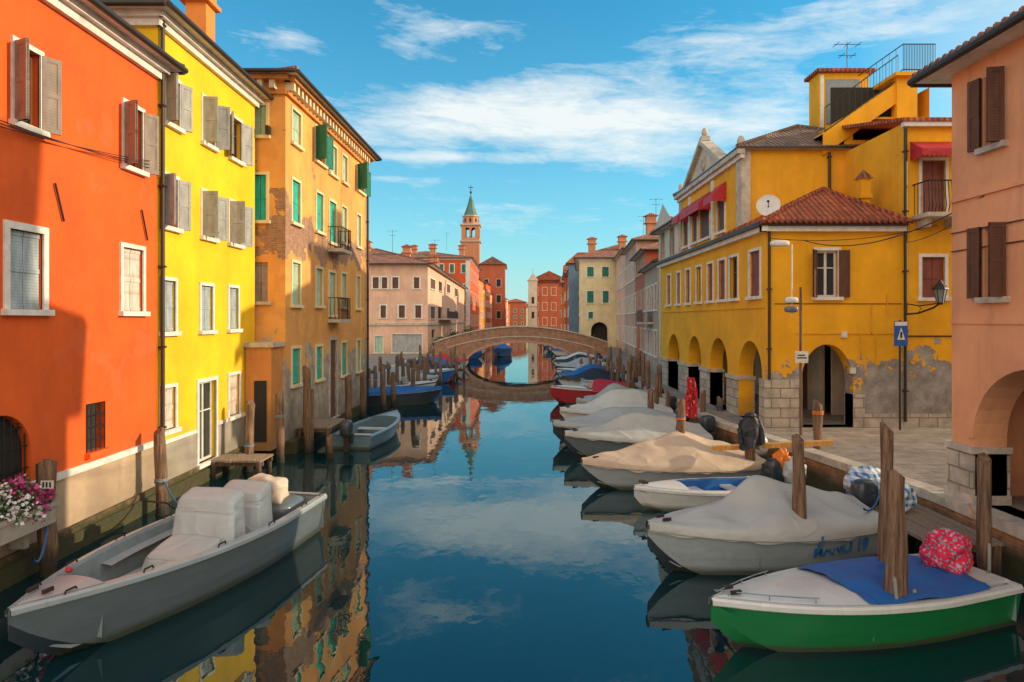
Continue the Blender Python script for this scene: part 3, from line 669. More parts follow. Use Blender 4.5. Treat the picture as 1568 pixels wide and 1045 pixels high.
for q in (0.2,FU.L-.2,mid):
    z=11.3 if q!=mid else 13.05
    pd.bx(FU.P(q,0).x-.2,FU.P(q,0).x+.2,FU.P(q,0).y-.2,FU.P(q,0).y+.2,z,z+.2,STONE); pd.blob(FU.P(q,z+.4),(.15,.15,.24),STONE)
roofq(ob,CU,11.3,1.9,.3,T_GRY,'hip',False,STONE)
ds=ob.p('satellite_dish'); c=Vector((9.35,24.9,8.75)); ax=Vector((-.35,-.9,.25)).normalized(); e1=ax.orthogonal().normalized(); e2=ax.cross(e1)
rows=[[c+(e1*math.cos(t*math.pi/9)+e2*math.sin(t*math.pi/9))*r+ax*(r*r*.45) for t in range(18)] for r in (.02,.12,.24,.36,.42)]
ds.grid(rows,CASEW,True,True); ds.cyl(c,c+ax*.42,.015,.015,GUT,5); ds.cyl(c,(9.35,25,8.1),.03,.03,GUT,6); ds.blob(c+ax*.42,(.05,.05,.05),GUT)
RB=ob.p('rear_block'); Xa=at(1292,27.0)[0]; Xb=16.5
FB=Fac((Xa,26.98),(Xb,26.98))
o1=FB.px(1306,1369,158,215)
wall(RB,FB,7.0,12.6,[(o1[0],o1[1],max(o1[2],11.4),12.6)],lambda z:YEL_R2)
RB.bx(Xa,Xb,27.0,33,12.55,12.62,YEL_R2)
wall(RB,Fac((Xb,26.98),(Xb,34)),7,13.8,[],lambda z:YEL_R2); RB.bx(Xa+.05,Xb,28.2,28.25,11,14.2,DARK)
za=zat(122,26.98)
RB.bx(at(1369,27)[0],at(1400,27)[0],26.8,27.2,11.8,za,YEL_R2)
RB.bx(at(1372,26.5)[0],Xb,26.5,31,za-.0,za+.14,YEL_R2)
x0,z0_=at(1258,27)[0],zat(216,27); x1,z1_=at(1374,27)[0],zat(128,27)
for yy in (26.9,28.4):
    RB.face([(x0,yy,z0_-.6),(x1,yy,z1_-.75),(x1,yy,z1_+.05),(x0,yy,z0_+.25)],YEL_R2)
RB.face([(x0,26.9,z0_+.25),(x1,26.9,z1_+.05),(x1,28.4,z1_+.05),(x0,28.4,z0_+.25)],YEL_R2); RB.face([(x0,26.9,z0_-.6),(x1,26.9,z1_-.75),(x1,28.4,z1_-.75),(x0,28.4,z0_-.6)],YEL_R2)
x2=at(1254,30)[0]; x3=at(1330,30)[0]; zc_=zat(112,30)
RB.bx(x2,x3,30,31.,11.3,zc_,YEL_R2); RB.bx(x2-.15,x3+.2,29.8,31.2,zc_,zat(107,30),T_RED); RB.bx(x2+.05,x2+.2,29.96,29.995,zat(200,30),zc_-.1,WHITE); RB.bx(x2+.3,x3-.4,29.96,29.995,zat(190,30),zat(122,30),GELIN)
rl=ob.p('railing')
def rail(p,q,h,n):
    p=Vector(p);q=Vector(q)
    for i in range(n+1):
        t=p.lerp(q,i/n); rl.cyl(t,t+Vector((0,0,h)),.011,.011,GUT,4)
    for z in (h,h*.1): rl.cyl(p+Vector((0,0,z)),q+Vector((0,0,z)),.022,.022,GUT,5)
rail((x0+.1,26.95,z0_+.25),(x1,26.95,z1_+.05),1.05,12); rail((x1,26.6,za+.14),(Xb,26.6,za+.14),1.1,20); rail((x1,26.6,za+.14),(x1,31,za+.14),1.1,9)
R.box((XR+sJ-.15,22.65,11.2),(4,0,0),(0,5,1.1),(0,0,.12),T_RED); co.bx(XR+sJ-.1,XR+8,22.7,22.9,11.05,11.2,WHITE)
wall(W,Fac((XR+sJ,27),(XR+sJ,22.9)),7.7,11.2,[],lambda z:YEL_R2)
q=F1.px(1396,1456,280,332); zb=q[2]; bc=ob.p('balcony')
F1.bx(bc,q[0],q[1]+.4,zb-.12,zb+.02,.005,.9,STONE)
for k in (.15,1.1): F1.bx(bc,q[0]+k,q[0]+k+.14,zb-.42,zb-.12,.005,.6,STONE)
n=15
for k in range(n+1):
    s_=q[0]+.04+(q[1]+.3-q[0])*k/n; bc.tube([F1.P(s_,zb,.84),F1.P(s_,zb+.25,.93),F1.P(s_,zb+.55,.88),F1.P(s_,zb+1.05,.84)],.014,IRON,5)
for o_ in (.1,.28,.46,.65): bc.tube([F1.P(q[0]+.04,zb,o_),F1.P(q[0]+.04,zb+1.05,o_)],.014,IRON,5)
F1.bx(bc,q[0]+.0,q[1]+.4,zb+1.03,zb+1.07,.81,.86,IRON); F1.bx(bc,q[0]+.02,q[0]+.06,zb+1.03,zb+1.07,0,.86,IRON)
q=F1.px(1393,1460,222,242); aw.face([F1.P(q[0],q[3]+.1,.02),F1.P(q[1]+.4,q[3]+.1,.02),F1.P(q[1]+.4,q[2]+.15,.7),F1.P(q[0],q[2]+.15,.7)],FAB_R)
aw.face([F1.P(q[0],q[3]+.1,.02),F1.P(q[0],q[2]+.15,.7),F1.P(q[0],q[2]-.1,.7),F1.P(q[0],q[2]-.1,.02)],FAB_R)
for k in range(12):
    s_=q[0]+(q[1]+.4-q[0])*k/12; w_=(q[1]+.4-q[0])/12
    aw.face([F1.P(s_,q[2]+.15,.7),F1.P(s_+w_,q[2]+.15,.7),F1.P(s_+w_,q[2]-.04,.705),F1.P(s_+w_/2,q[2]-.12,.705),F1.P(s_,q[2]-.04,.705)],FAB_R)
ac=ob.p('air_conditioners')
for (u,v) in ((1338,256),(1346,291)):
    xx=at(u,26.4)[0]; zz=zat(v,26.4)
    ac.bx(xx-.4,xx+.4,26.45,26.8,zz-.3,zz+.3,CASEW); ac.bx(xx-.36,xx+.12,26.44,26.45,zz-.25,zz+.25,GUT); ac.cyl((xx-.12,26.435,zz),(xx-.12,26.44,zz),.22,.22,GEL,20); ac.cyl((xx-.12,26.43,zz),(xx-.12,26.435,zz),.2,.2,GUT,20)
    ac.bx(xx-.45,xx+.45,26.5,26.98,zz-.36,zz-.31,GUT)
chimney(ob,at(1322,24.2)[0],24.2,8.2,zat(305,24.2),.3,YEL_R,T_BRN)
pipe(ob,F1,sJ,1.2,11.0,GUT); pipe(ob,F1,.1,2.6,7.6,GUT,.05); pipe(ob,FU1,3.4,8,11.2,GUT)
F1.bx(ob.p('cables'),1.0,sJ,zat(512,22.9),zat(510,22.9),.003,.03,PIPEY); F1.bx(ob.p('cables'),sJ,F1.L,zat(516,22.9),zat(514,22.9),.003,.035,GUT)
F1.bx(ob.p('cables'),.3,sJ-.1,zat(466,22.9),zat(465,22.9),.003,.02,GUT)
for u,vv,v2 in ((1333,468,512),(1340,512,560),(1316,512,540),(1357,450,480)): q=F1.su(u); F1.bx(ob.p('cables'),q,q+.04,zat(v2,22.9),zat(vv,22.9),.003,.03,PIPEY)
for u,v in ((1287,508),(1300,563)): q=F1.su(u); F1.bx(ob.p('junction_boxes'),q,q+.18,zat(v+9,22.9),zat(v,22.9),.003,.1,CASEW)
ob.done(); antenna(at(1297,31)[0],31,15.4,1.8); antenna(16.3,34,15.,2.)
def Rb(name,pf,pn,h,mat,cols,rows,st,depth=9,roof=('hip',1.7,.4),rm=T_BRN,first=1.2,rh=3.1):
    C=[pf,pn,(pn[0]+depth,pn[1]),(pf[0]+depth,pf[1])]; F=Fac(C[0],C[1]); G=Fac(C[1],C[2])
    B=building(name,C,1,h,mat,{0:autow(F,1,cols,rows,1.0,1.65,st,rh,first,.05),1:autow(G,1,2,rows,1.,1.6,st,rh,first,.3)},roof,rm,None); return B,F
stb=dict(frame=STONE,fw=.12,pane='shut',sh=SH_GREYB); std=dict(frame=STONE,fw=.12,pane='dark'); stg=dict(frame=WHITE,fw=.12,pane='shut',sh=SH_BR)
B,F=Rb('old_white_house',(9.5,44.2),(9.5,39.2),10.2,OLDW,2,3,std); B.p('pediment').face([F.P(0,10.3,.3),F.P(F.L,10.3,.3),F.P(F.L/2,11.7,.3)],OLDW); B.done()
B,F=Rb('old_plaster_house',(10.3,53),(9.5,44.4),8.3,OLD,4,2,stg); 
for k in (2,4): F.bx(B.p('balcony'),k,k+2,4.3,4.45,0,.8,STONE); F.bx(B.p('balcony'),k,k+2,4.45,5.3,.75,.78,IRON)
chimney(B,11,46,8.4,9.8,.7); B.done()
B,F=Rb('old_brick_house',(11.2,62),(10.4,53.2),10.0,BRICKR,4,3,stb); chimney(B,12.5,55,10.5,12,.8); B.done()
B,F=Rb('old_plaster_house',(12.4,75),(11.3,62.2),11.8,OLD,5,3,stg); chimney(B,13,64,12,13.6,.8); B.done()
B,F=Rb('terraced_house',(13.6,89),(12.5,75.2),12.4,PINK,5,3,stg); B.done(); antenna(13.5,64,13,3); antenna(15,78,13.5,3)
C=[at(888,112),at(887,90),(at(946,90)[0]+6,90),(22,112)]; F1c=Fac(C[1],C[2]); F0=Fac(C[0],C[1])
ops=[(F1c.px(u0,u1,v0,v1),dict(frame=WHITE,fw=.15,pane='shut',sh=SH_GRN)) for u0,u1,v0,v1 in ((899,909,409,424),(922,932,409,424),(899,909,446,464),(923,932,446,464),(901,908,478,488))]
a,b,_,_=F1c.px(905,931,400,450); ops.append(((a,b,1,4.3,.8,True),None))
B=building('cream_house',C,1,12.7,CREAM,{1:ops,0:autow(F0,1,4,3,1.1,1.8,dict(frame=WHITE,pane='shut',sh=SH_GRN))},('hip',2.3,.6),T_BRN,WHITE)
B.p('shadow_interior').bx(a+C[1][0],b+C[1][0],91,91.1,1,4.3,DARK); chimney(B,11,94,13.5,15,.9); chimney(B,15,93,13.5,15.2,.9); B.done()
row((12.2,170),(9.4,114),[9,8,12,10,14],[ORG2,BLUEW,YEL3,BRICKR],[13,14,12,13.5],'L')
row((7.5,300),(6.,190),[16,14,13],[PINK,ORG2,CREAM,BRICKR],[12,14,13,15],'L')
C=[at(818,205),at(814,190),at(868,190),(18,205)]; G=Fac(C[1],C[2])
B=building('brick_red_house',C,1,15.6,BRICKR,{1:autow(G,1,4,3,1.3,2.2,dict(frame=WHITE,pane='dark'),4.2,2.)},('gable',2.5,.5),T_RED,None); B.done()
o=Obj('church_facade'); m=o.p('walls'); c=at(816,186); m.bx(c[0]-1.2,c[0]+1.2,c[1],c[1]+3,1,zat(430,186),OLDW)
for z in (5,9): m.bx(c[0]-.35,c[0]+.35,c[1]-.02,c[1]-.001,z,z+1.8,DARK)
m.bx(c[0]-1.3,c[0]+1.3,c[1]-.15,c[1],8.2,8.5,STONE)
m.face([(c[0]-1.4,c[1]-.1,zat(429,186)),(c[0]+1.4,c[1]-.1,zat(429,186)),(c[0],c[1]-.1,zat(418,186))],OLDW); m.face([(c[0]-1.4,c[1]+3,zat(429,186)),(c[0]+1.4,c[1]+3,zat(429,186)),(c[0],c[1]+3,zat(418,186))],OLDW)
m.bx(c[0]-1.5,c[0]+1.5,c[1]-.2,c[1]+3,zat(430,186),zat(429,186),STONE); m.cyl((c[0],c[1],zat(418,186)),(c[0],c[1],zat(412,186)),.1,.1,STONE,5); o.done()
# ================================================================ GROUND, QUAYS, WATER
EL=[(-9.,-60),(-9.,36),(-9.3,36.2),(-9.3,62),(-7.7,67),(-7.2,140),(-7.4,166),(-1.0,326),(-1,342)]
ER=[(9.2,-60),(8.75,11),(8.72,14.2),(8.15,18),(7.2,24),(7.0,40),(7.7,66),(8.,90),(7.6,170),(5.,300),(5,342)]
def bank(name,E,side):
    o=Obj(name); m=o.p('surface'); w=o.p('quay_wall'); c=o.p('coping'); far=-900 if side=='L' else 900; z=.9 if side=='L' else 1.0
    for i in range(len(E)-1):
        (xa,ya),(xb,yb)=E[i],E[i+1]; k=-1 if side=='L' else 1
        m.face([(xa,ya,z),(xb,yb,z),(xb+k*22,yb,z),(xa+k*22,ya,z)],PAVE); m.face([(xa+k*22,ya,z),(xb+k*22,yb,z),(far,yb,z),(far,ya,z)],GROUND)
        w.face([(xa,ya,-1.5),(xb,yb,-1.5),(xb,yb,z-.14),(xa,ya,z-.14)],BRICK)
        d=Vector((xb-xa,yb-ya,0)); L=d.length; d.normalize(); nn=Vector(((-d.y if side=='R' else d.y),(d.x if side=='R' else -d.x),0))
        t=0
        while t<L-.01:
            ln=min(1.35,L-t) if ya<70 else L-t
            c.box(Vector((xa,ya,z-.15))+d*(t+.008)+nn*.05,d*(ln-.016),-nn*.42,Vector((0,0,.19+random.uniform(-.01,.01))),STONE); t+=ln
    if side=='R': m.face([(-900,342,.95),(900,342,.95),(900,2500,.95),(-900,2500,.95)],GROUND)
    o.done()
bank('quay_left',EL,'L'); bank('quay_right',ER,'R')
m,nt,b=newmat('canal_water'); p=pos(nt)
n1=ns(nt,pos(nt,(1,.5,1)),.8,3,.5); n2=ns(nt,pos(nt,(1.,.6,1)),4.5,2,.5)
h=mth(nt,'ADD',n1,mth(nt,'MULTIPLY',n2,.12))
bp=nd(nt,'ShaderNodeBump',{'Height':h,'Strength':.08,'Distance':.12})
fr=nd(nt,'ShaderNodeFresnel',{'IOR':1.85,'Normal':bp.outputs[0]}).outputs[0]
gl=nd(nt,'ShaderNodeBsdfGlossy',{'Color':(.82,.92,.94,1),'Roughness':.015,'Normal':bp.outputs[0]}).outputs[0]
df=nd(nt,'ShaderNodeBsdfDiffuse',{'Color':(.002,.022,.03,1)}).outputs[0]
mx=nd(nt,'ShaderNodeMixShader',{0:fr,1:df,2:gl}).outputs[0]
nt.links.new(mx,nt.nodes['Material Output'].inputs[0]); WATER=m
o=Obj('canal_water'); o.p('surface').face([(-60,-80,0),(60,-80,0),(60,400,0),(-60,400,0)],WATER); o.done()
# ---- bridge
o=Obj('arched_footbridge'); m=o.p('body'); bc_=.9; N=40
def top(x): return 3.85-1.6*(x/8.9)**2
def arc(x): return 2.25*math.sqrt(max(0,1-(x/5.6)**2)) if abs(x)<5.6 else -1.
for y in (70,73.4):
    for i in range(N):
        a=-8.9+17.8*i/N;b=-8.9+17.8*(i+1)/N
        m.face([(bc_+a,y,max(arc(a),-1)),(bc_+b,y,max(arc(b),-1)),(bc_+b,y,top(b)),(bc_+a,y,top(a))],BRICKB)
X_=[-5.6*math.cos(math.pi*i/24) for i in range(25)]
m.grid([[(bc_+x,70,arc(x) if abs(x)<5.59 else -.5) for x in X_],[(bc_+x,73.4,arc(x) if abs(x)<5.59 else -.5) for x in X_]],BRICKB)
cp=o.p('stone_trim'); xs=[-8.9+17.8*i/N for i in range(N+1)]
for y in (69.9,73.1):
    cp.grid([[(bc_+x,y,top(x)) for x in xs],[(bc_+x,y,top(x)+.12) for x in xs],[(bc_+x,y+.4,top(x)+.12) for x in xs],[(bc_+x,y+.4,top(x)) for x in xs]],STONE,False)
cp.grid([[(bc_+x,69.95,top(x)-1.0) for x in xs[3:-3]],[(bc_+x,69.95,top(x)-.9) for x in xs[3:-3]]],STONE,False)
cp.grid([[(bc_+x,69.94,arc(x) if abs(x)<5.59 else 0) for x in X_],[(bc_+x*1.045,69.94,(arc(x) if abs(x)<5.59 else 0)*1.09+.06) for x in X_]],RING,False)
m.grid([[(bc_+x,70.2,top(x)-.9) for x in xs],[(bc_+x,73.2,top(x)-.9) for x in xs]],PAVE,False)
o.done()
def shrub(x,y,z,r,n=500):
    o=Obj('leafy_shrub'); m=o.p('stems')
    for k in range(5): m.cyl((x,y,z),(x+random.uniform(-r,r)*.6,y+random.uniform(-r,r)*.6,z+r*1.3),.04,.015,POSTM,5)
    l=o.p('foliage')
    for i in range(n):
        a=Vector((random.gauss(0,1),random.gauss(0,1),random.gauss(0,1))).normalized()*random.uniform(.35,1)
        a*=1+.6*noise.noise(a*2+Vector((x,y,0))); p=Vector((x,y,z+r*1.1))+Vector((a.x*r,a.y*r,a.z*r*.9)); e=Vector((random.uniform(-1,1),random.uniform(-1,1),random.uniform(-1,1))).normalized(); f=e.orthogonal().normalized(); g=e.cross(f); s=.09
        l.face([p+f*s,p+g*s,p-f*s,p-g*s],LEAF)
    o.done()
shrub(-8.,76,1.,.9); shrub(-7.9,92,1.,1.1); shrub(9.,75,1.,.9); shrub(-7.7,120,1.,1.3)
# ---- mooring posts
def post(x,y,zt,r=.13,zb=-1.,tilt=None,name='mooring_post'):
    o=Obj(name); m=o.p('shaft'); tx,ty=tilt or (random.uniform(-.035,.035),random.uniform(-.035,.035)); rows=[]; n=14; sd=random.random()*50
    H=zt-zb; K=16
    for i in range(K+1):
        z=zb+H*i/K; rr=r*(1.08-.16*i/K)
        if 0<z<.5: rr*=.88
        row=[]
        for j in range(n):
            a=2*math.pi*j/n; kk=1+.32*noise.noise(Vector((math.cos(a)*1.5+sd,math.sin(a)*1.5,z*1.2)))+.16*noise.noise(Vector((math.cos(a)*4+sd,math.sin(a)*4,z*.6)))
            row.append((x+tx*z+math.cos(a)*rr*kk,y+ty*z+math.sin(a)*rr*kk,z+(.07*math.cos(a+sd) if i==K else 0)))
        rows.append(row)
    rows.append([(x+tx*zt+(q[0]-x-tx*zt)*.55,y+ty*zt+(q[1]-y-ty*zt)*.55,q[2]+.02) for q in rows[-1]])
    m.grid(rows,POSTM,True,True); m.face(rows[-1],POSTM)
    if zb<0 and random.random()<.6 and r>.1:
        zr=random.uniform(.7,zt-.3) if zt>1.2 else .6
        for k in range(3): m.tube([(x+tx*zr+math.cos(t*math.pi/8)*(r+.012),y+ty*zr+math.sin(t*math.pi/8)*(r+.012),zr+k*.035) for t in range(17)],.014,random.choice([FAB_O,ROPEB,ROPE]),5)
    return o
def postpx(u,vt,vb,w=None,zb=-1.,z=0.):
    D=(CZ-z)*FP/(vb-V0); x=(u-U0)/FP*D; r=(w/2/FP*D) if w else .13
    return post(x,D,zat(vt,D),r,zb,tilt=(.012,.01) if u in (1370,1356) else None)
o=postpx(73,710,880,25); pl=o.p('number_plate'); x,D=at(73,12.0); pl.bx(x-.11,x+.11,D-.02,D-.0,zat(748,12),zat(736,12),WHITE)
for k in (-.06,0.,.06): pl.bx(x+k-.015,x+k+.015,D-.024,D-.021,zat(746,12),zat(738,12),IRON)
o.done()
PL=[(249,660,788,17),(380,617,722,13),(430,602,708,13),(471,563,692,12),(506,668,702,11),(533,577,657,10),(555,572,638,9),(588,560,628,8),(603,572,622,7),(632,550,617,7),(476,600,690,9),
          (650,548,600,6),(668,552,592,5),(690,535,585,5),(640,560,604,6),(618,548,606,6),(575,562,612,6),(700,545,580,5),(675,540,590,5),(655,540,590,5),(608,545,600,6),(566,566,618,7),(596,556,610,6),(626,556,600,6),(684,548,582,4),(710,542,575,4),(645,530,584,5),(583,548,606,6),(614,540,592,5),(662,534,580,5),(695,530,574,4),
          (1370,728,985,28),(1356,655,930,19),(1508,703,912,20),(1227,673,872,19),(1252,617,742,14),(1150,640,742,16),(1039,615,738,13),(997,597,672,9),(1010,560,640,8),(1022,600,655,7),
          (962,552,625,7),(975,548,612,6),(945,545,600,6),(930,548,592,6),(985,545,622,7),(918,552,585,5),(905,548,580,5),(1101,610,668,10),(1004,575,655,7),(890,550,575,5),(955,560,606,6),(970,570,618,6),(1075,600,672,9),(925,560,596,5),(938,556,608,6),(880,548,572,4),(912,540,580,5),(967,545,606,5),(950,535,590,5),(935,532,582,5),(978,540,600,6),(900,540,572,4),(992,555,630,7)]
for a in PL: postpx(*a).done()
for i in range(20):
    y=random.uniform(78,150); post(random.choice((-5.6,6.5))+random.uniform(-1.2,1.2),y,random.uniform(1.6,2.6),.14).done()
# ---------------------------------------------------------------- boats
def lerpl(P,t):
    for (a,x),(b,y) in zip(P,P[1:]):
        if a<=t<=b:
            k=(t-a)/(b-a); k=k*k*(3-2*k); return x+(y-x)*k
    return P[-1][1]
def boat(name,bow,stern,beam=2.,fb=.7,hull=GEL,bot=DKH,rub=RUB,inner=GELIN,cover=None,prof=None,cr=(.0,1.),deckf=.62,deckm=None,motor=True,fill=.3,seats=True,extra=None,skirt=.16,sheer=.3,rail_=None,screen=False):
    bow=Vector(bow);stern=Vector(stern);L=(bow-stern).length; rot=math.atan2(bow.y-stern.y,bow.x-stern.x)
    o=Obj(name); H=o.p('hull'); N=26; T=[i/N for i in range(N+1)]; sd=random.random()*40
    rl_=rail_ or hull
    hb=lambda t:max(.025,beam/2*(1-max(0,(t-fill)/(1-fill))**2.4)*(.88+.12*min(1,t/.3)))
    zs=lambda t:fb*(1+sheer*t*t); zk=lambda t:-.25+(.25+.7*fb)*max(0,(t-.74)/.26)**2
    ch=lambda t:(hb(t)*(.84-.42*t**3),zk(t)+(.14+.06*t)); 
    def pts(t):
        b,zt_,z0=hb(t),zs(t),zk(t); c=ch(t)
        return [(0,z0),c,(c[0]+(b-c[0])*.55,c[1]+(zt_-c[1])*.45),(b*.985,zt_-.11),(b+.025,zt_-.09),(b+.025,zt_-.03),(b,zt_),(max(b-.1,0),zt_+.01),(max(b-.13,0),zt_-.04),(max(b-.2,0),max(.12,z0+.1)),(0,max(.12,z0+.1))]
    mats=[bot,hull,hull,rub,rub,rl_,rl_,inner,inner,inner]
    for s_ in (1,-1):
        for k in range(10):
            H.grid([[(L*t,s_*pts(t)[k][0],pts(t)[k][1]) for t in T],[(L*t,s_*pts(t)[k+1][0],pts(t)[k+1][1]) for t in T]],mats[k])
    p0=pts(0); H.face([(0,y,z) for y,z in p0[:7]]+[(0,-y,z) for y,z in p0[6:0:-1]],hull)
    H.box((0,-p0[6][0],zs(0)-.03),(.12,0,0),(0,2*p0[6][0],0),(0,0,.045),rl_); H.face([(.12,-p0[6][0],.1),(.12,p0[6][0],.1),(.12,p0[6][0],zs(0)),(.12,-p0[6][0],zs(0))],inner)
    if deckf<1:
        dm=deckm or rl_; T2=[deckf+(1-deckf)*i/12 for i in range(13)]
        o.p('foredeck').grid([[(L*t,j/6*(hb(t)-.05),zs(t)+.012+.07*(1-(j/6)**2)*min(1,hb(t)*2)) for j in range(-6,7)] for t in T2],dm)
        t=deckf; o.p('foredeck').face([(L*t,-hb(t)+.1,.15),(L*t,hb(t)-.1,.15)]+[(L*t,j/6*(hb(t)-.05),zs(t)+.012+.07*(1-(j/6)**2)) for j in range(6,-7,-1)],inner)
        for s_ in (1,-1): o.p('cleats').bx(L*.93-.08,L*.93+.08,s_*hb(.93)*.5-.02,s_*hb(.93)*.5+.02,zs(.93)+.06,zs(.93)+.11,GUT)
    if screen:
        t=.55; b=hb(t)-.15; o.p('windscreen').grid([[(L*t+.35*math.cos(q*math.pi/8),b*math.sin(q*math.pi/8),zs(t)+.03) for q in range(-4,5)],[(L*t-.15+.33*math.cos(q*math.pi/8),b*.92*math.sin(q*math.pi/8),zs(t)+.45) for q in range(-4,5)]],PERS)
        o.p('windscreen').tube([(L*t-.15+.33*math.cos(q*math.pi/8),b*.92*math.sin(q*math.pi/8),zs(t)+.45) for q in range(-4,5)],.015,CASEW,5)
    if seats and not cover:
        se=o.p('thwarts')
        for t in (.22,.5):
            b=hb(t)-.12; se.bx(L*t-.15,L*t+.15,-b,b,fb*.6,fb*.6+.05,GEL)
    if cover:
        Cc=o.p('cover'); n=80; W=16; rows=[]
        for i in range(n+1):
            t=cr[0]+(cr[1]-cr[0])*i/n; b=hb(t)+.03; pk=lerpl(prof,t); row=[]
            for j in range(-W,W+1):
                q=j/W
                if abs(q)>.93: y=math.copysign(b+.02,q); z=zs(t)-(abs(q)-.93)/.07*skirt*(1+.45*noise.noise(Vector((t*14,sd,q))))
                else:
                    y=q/.93*b; a=abs(q)/.93
                    z=zs(t)+.02+pk*(1-a**1.2)*(1-.24*math.sin(a*math.pi))
                    w1=noise.noise(Vector((t*L*.9+a*.8,q*1.5,sd+9)))
                    fold=max(0,math.cos(t*L*5.2+5.*w1+a*1.6*(1 if q>0 else -1)))**2.5
                    z+=min(pk+.05,.5)*(.07*noise.noise(Vector((t*L*.7,q*1.4,sd)))+.11*fold*a*(1.1-a)*2.2)
                row.append((L*t,y,z))
            rows.append(row)
        Cc.grid(rows,cover)
        for s_ in (1,-1): Cc.tube([(L*(cr[0]+(cr[1]-cr[0])*i/30),s_*(hb(cr[0]+(cr[1]-cr[0])*i/30)+.055),zs(cr[0]+(cr[1]-cr[0])*i/30)-skirt*.8) for i in range(31)],.012,ROPE,4)
    if motor:
        mo=o.p('outboard_motor'); mo.blob((-.32,0,zs(0)+.3),(.26,.2,.3),DKH if cover!=FAB_T else GEL,0,.6); mo.bx(-.38,-.26,-.08,.08,-.3,zs(0)+.1,GUT); mo.bx(-.2,.05,-.14,.14,zs(0)-.25,zs(0)+.08,GUT)
    if extra: extra(o,L,hb,zs)
    return o.done((stern.x,stern.y,0),rot),L,hb,zs
def ex1(o,L,hb,zs):
    s=o.p('covered_seats')
    def seat(x,y,w,d,h,back=.25):
        rows=[]; n=64
        prof=[(1.14,.0),(1.11,.2),(1.06,.5),(1.0,.8),(.97,.95),(.9,1.),(.4,1.01),(0.02,1.0)]
        pr=[]
        for (a,b),(c,d2) in zip(prof,prof[1:]):
            for q in range(4): pr.append((a+(c-a)*q/4,b+(d2-b)*q/4))
        pr.append(prof[-1])
        for k,(sx,hz) in enumerate(pr):
            row=[]
            for j in range(n):
                a=2*math.pi*j/n; cx=math.copysign(abs(math.cos(a))**.22,math.cos(a))*w/2*sx; cy=math.copysign(abs(math.sin(a))**.22,math.sin(a))*d/2*sx
                f=max(0,math.sin(a*9+x*3+2*noise.noise(Vector((hz*2,a,x)))))**2
                kx=.06*f*(1.05-hz)+.03*noise.noise(Vector((cx*2+x,cy*2,hz*2)))
                row.append((x+cx*(1+kx)-back*hz,y+cy*(1+kx),.15+hz*h+.03*noise.noise(Vector((cx*3,cy*2,x)))*(hz>.6)-(.16*cx/w if hz>.8 else 0)))
            rows.append(row)
        s.grid(rows,FAB_W,True,True)
    seat(2.95,.15,.42,1.15,1.3,.2); seat(1.95,.2,.5,.95,1.2,.15); seat(3.45,.1,.75,1.0,.58,.02)
    s.blob((.95,.15,1.08),(.28,.42,.3),FAB_C,.25,.7,1.6,30,20,fine=.3); s.blob((.6,-.2,.6),(.5,.9,.25),GELG,.05,.5)
    d=o.p('fittings')
    d.bx(.12,.7,-hb(.05)+.1,hb(.05)-.1,.5,.57,GELR)
    for t in (.9,.75,.55,.35,.15,.02):
        for s_ in (1,-1):
            yy=s_*(hb(t)-.05); d.tube([(L*t-.1,yy,zs(t)+.01),(L*t-.08,yy,zs(t)+.05),(L*t+.08,yy,zs(t)+.05),(L*t+.1,yy,zs(t)+.01)],.014,IRON,5)
    for s_ in (1,-1):
        d.grid([[(L*t,s_*(hb(t)-.34),zs(t)-.22) for t in [.15+.5*i/16 for i in range(17)]],[(L*t,s_*(hb(t)-.14),zs(t)-.2) for t in [.15+.5*i/16 for i in range(17)]]],GELR)
    d.bx(L*.6-.35,L*.6+.35,-.55,.55,.2,.4,GELR)
    d.tube([(2.5,-.5,.9),(2.8,-.75,1.25),(3.1,-.9,1.35)],.018,GUT); d.blob((L*.83,-.2,zs(.83)+.12),(.05,.05,.04),FAB_R)
boat('open_motorboat',(-6.35,8.6),(-5.05,15.1),2.3,.8,GELG,DKH,GELR,GELIN,deckf=.84,motor=False,seats=False,extra=ex1,fill=.25,sheer=.2,rail_=GELR)
def ex2(o,L,hb,zs):
    c=o.p('blue_tarp'); rows=[]
    for i in range(41):
        t=.12+.46*i/40; rows.append([(L*t+.08*noise.noise(Vector((t*3,q*.5,9))),q/8*(hb(t)-.05),zs(t)+.03+.1*(1-(q/8)**2)+.05*noise.noise(Vector((t*9,q*.35,2)))) for q in range(-8,9)])
    c.grid(rows,FAB_B)
    s=o.p('cloth_bundle'); s.blob((.62,.05,.93),(.33,.3,.34),P_RED,.42,.85,1.7,44,30,4,fine=.35); s.blob((.3,-.22,.84),(.28,.3,.28),P_RED,.42,.8,1.8,40,28,7,fine=.35); s.bx(.05,.9,-.6,.6,.5,.66,GEL)
    r=o.p('fittings')
    for k in range(8):
        t=.08+k*.115; r.blob((L*t,-hb(t)-.03,zs(t)-.03),(.05,.03,.03),RUB)
    r.tube([(L*t,-hb(t)+.08,zs(t)+.09) for t in (.72,.78,.86,.94,.985)]+[(L*t,hb(t)-.08,zs(t)+.09) for t in (.985,.94,.86,.78,.72)],.009,GELIN,6)
    for t in (.73,.85,.95):
        for s_ in (1,-1): r.cyl((L*t,s_*(hb(t)-.08),zs(t)),(L*t,s_*(hb(t)-.08),zs(t)+.09),.008,.008,GELIN,5)
    r.bx(.35,.85,-hb(.13)-.045,-hb(.13)-.035,.36,.46,CASEW)
boat('green_motorboat',(2.75,9.45),(7.4,10.95),1.75,.62,GREENH,GREENH,GEL,GELIN,deckf=.56,deckm=GEL,motor=False,seats=False,extra=ex2,sheer=.22,rail_=GEL)
pf=[(0,.28),(.1,.4),(.3,.62),(.5,.82),(.7,.3),(.9,.08),(1,.02)]
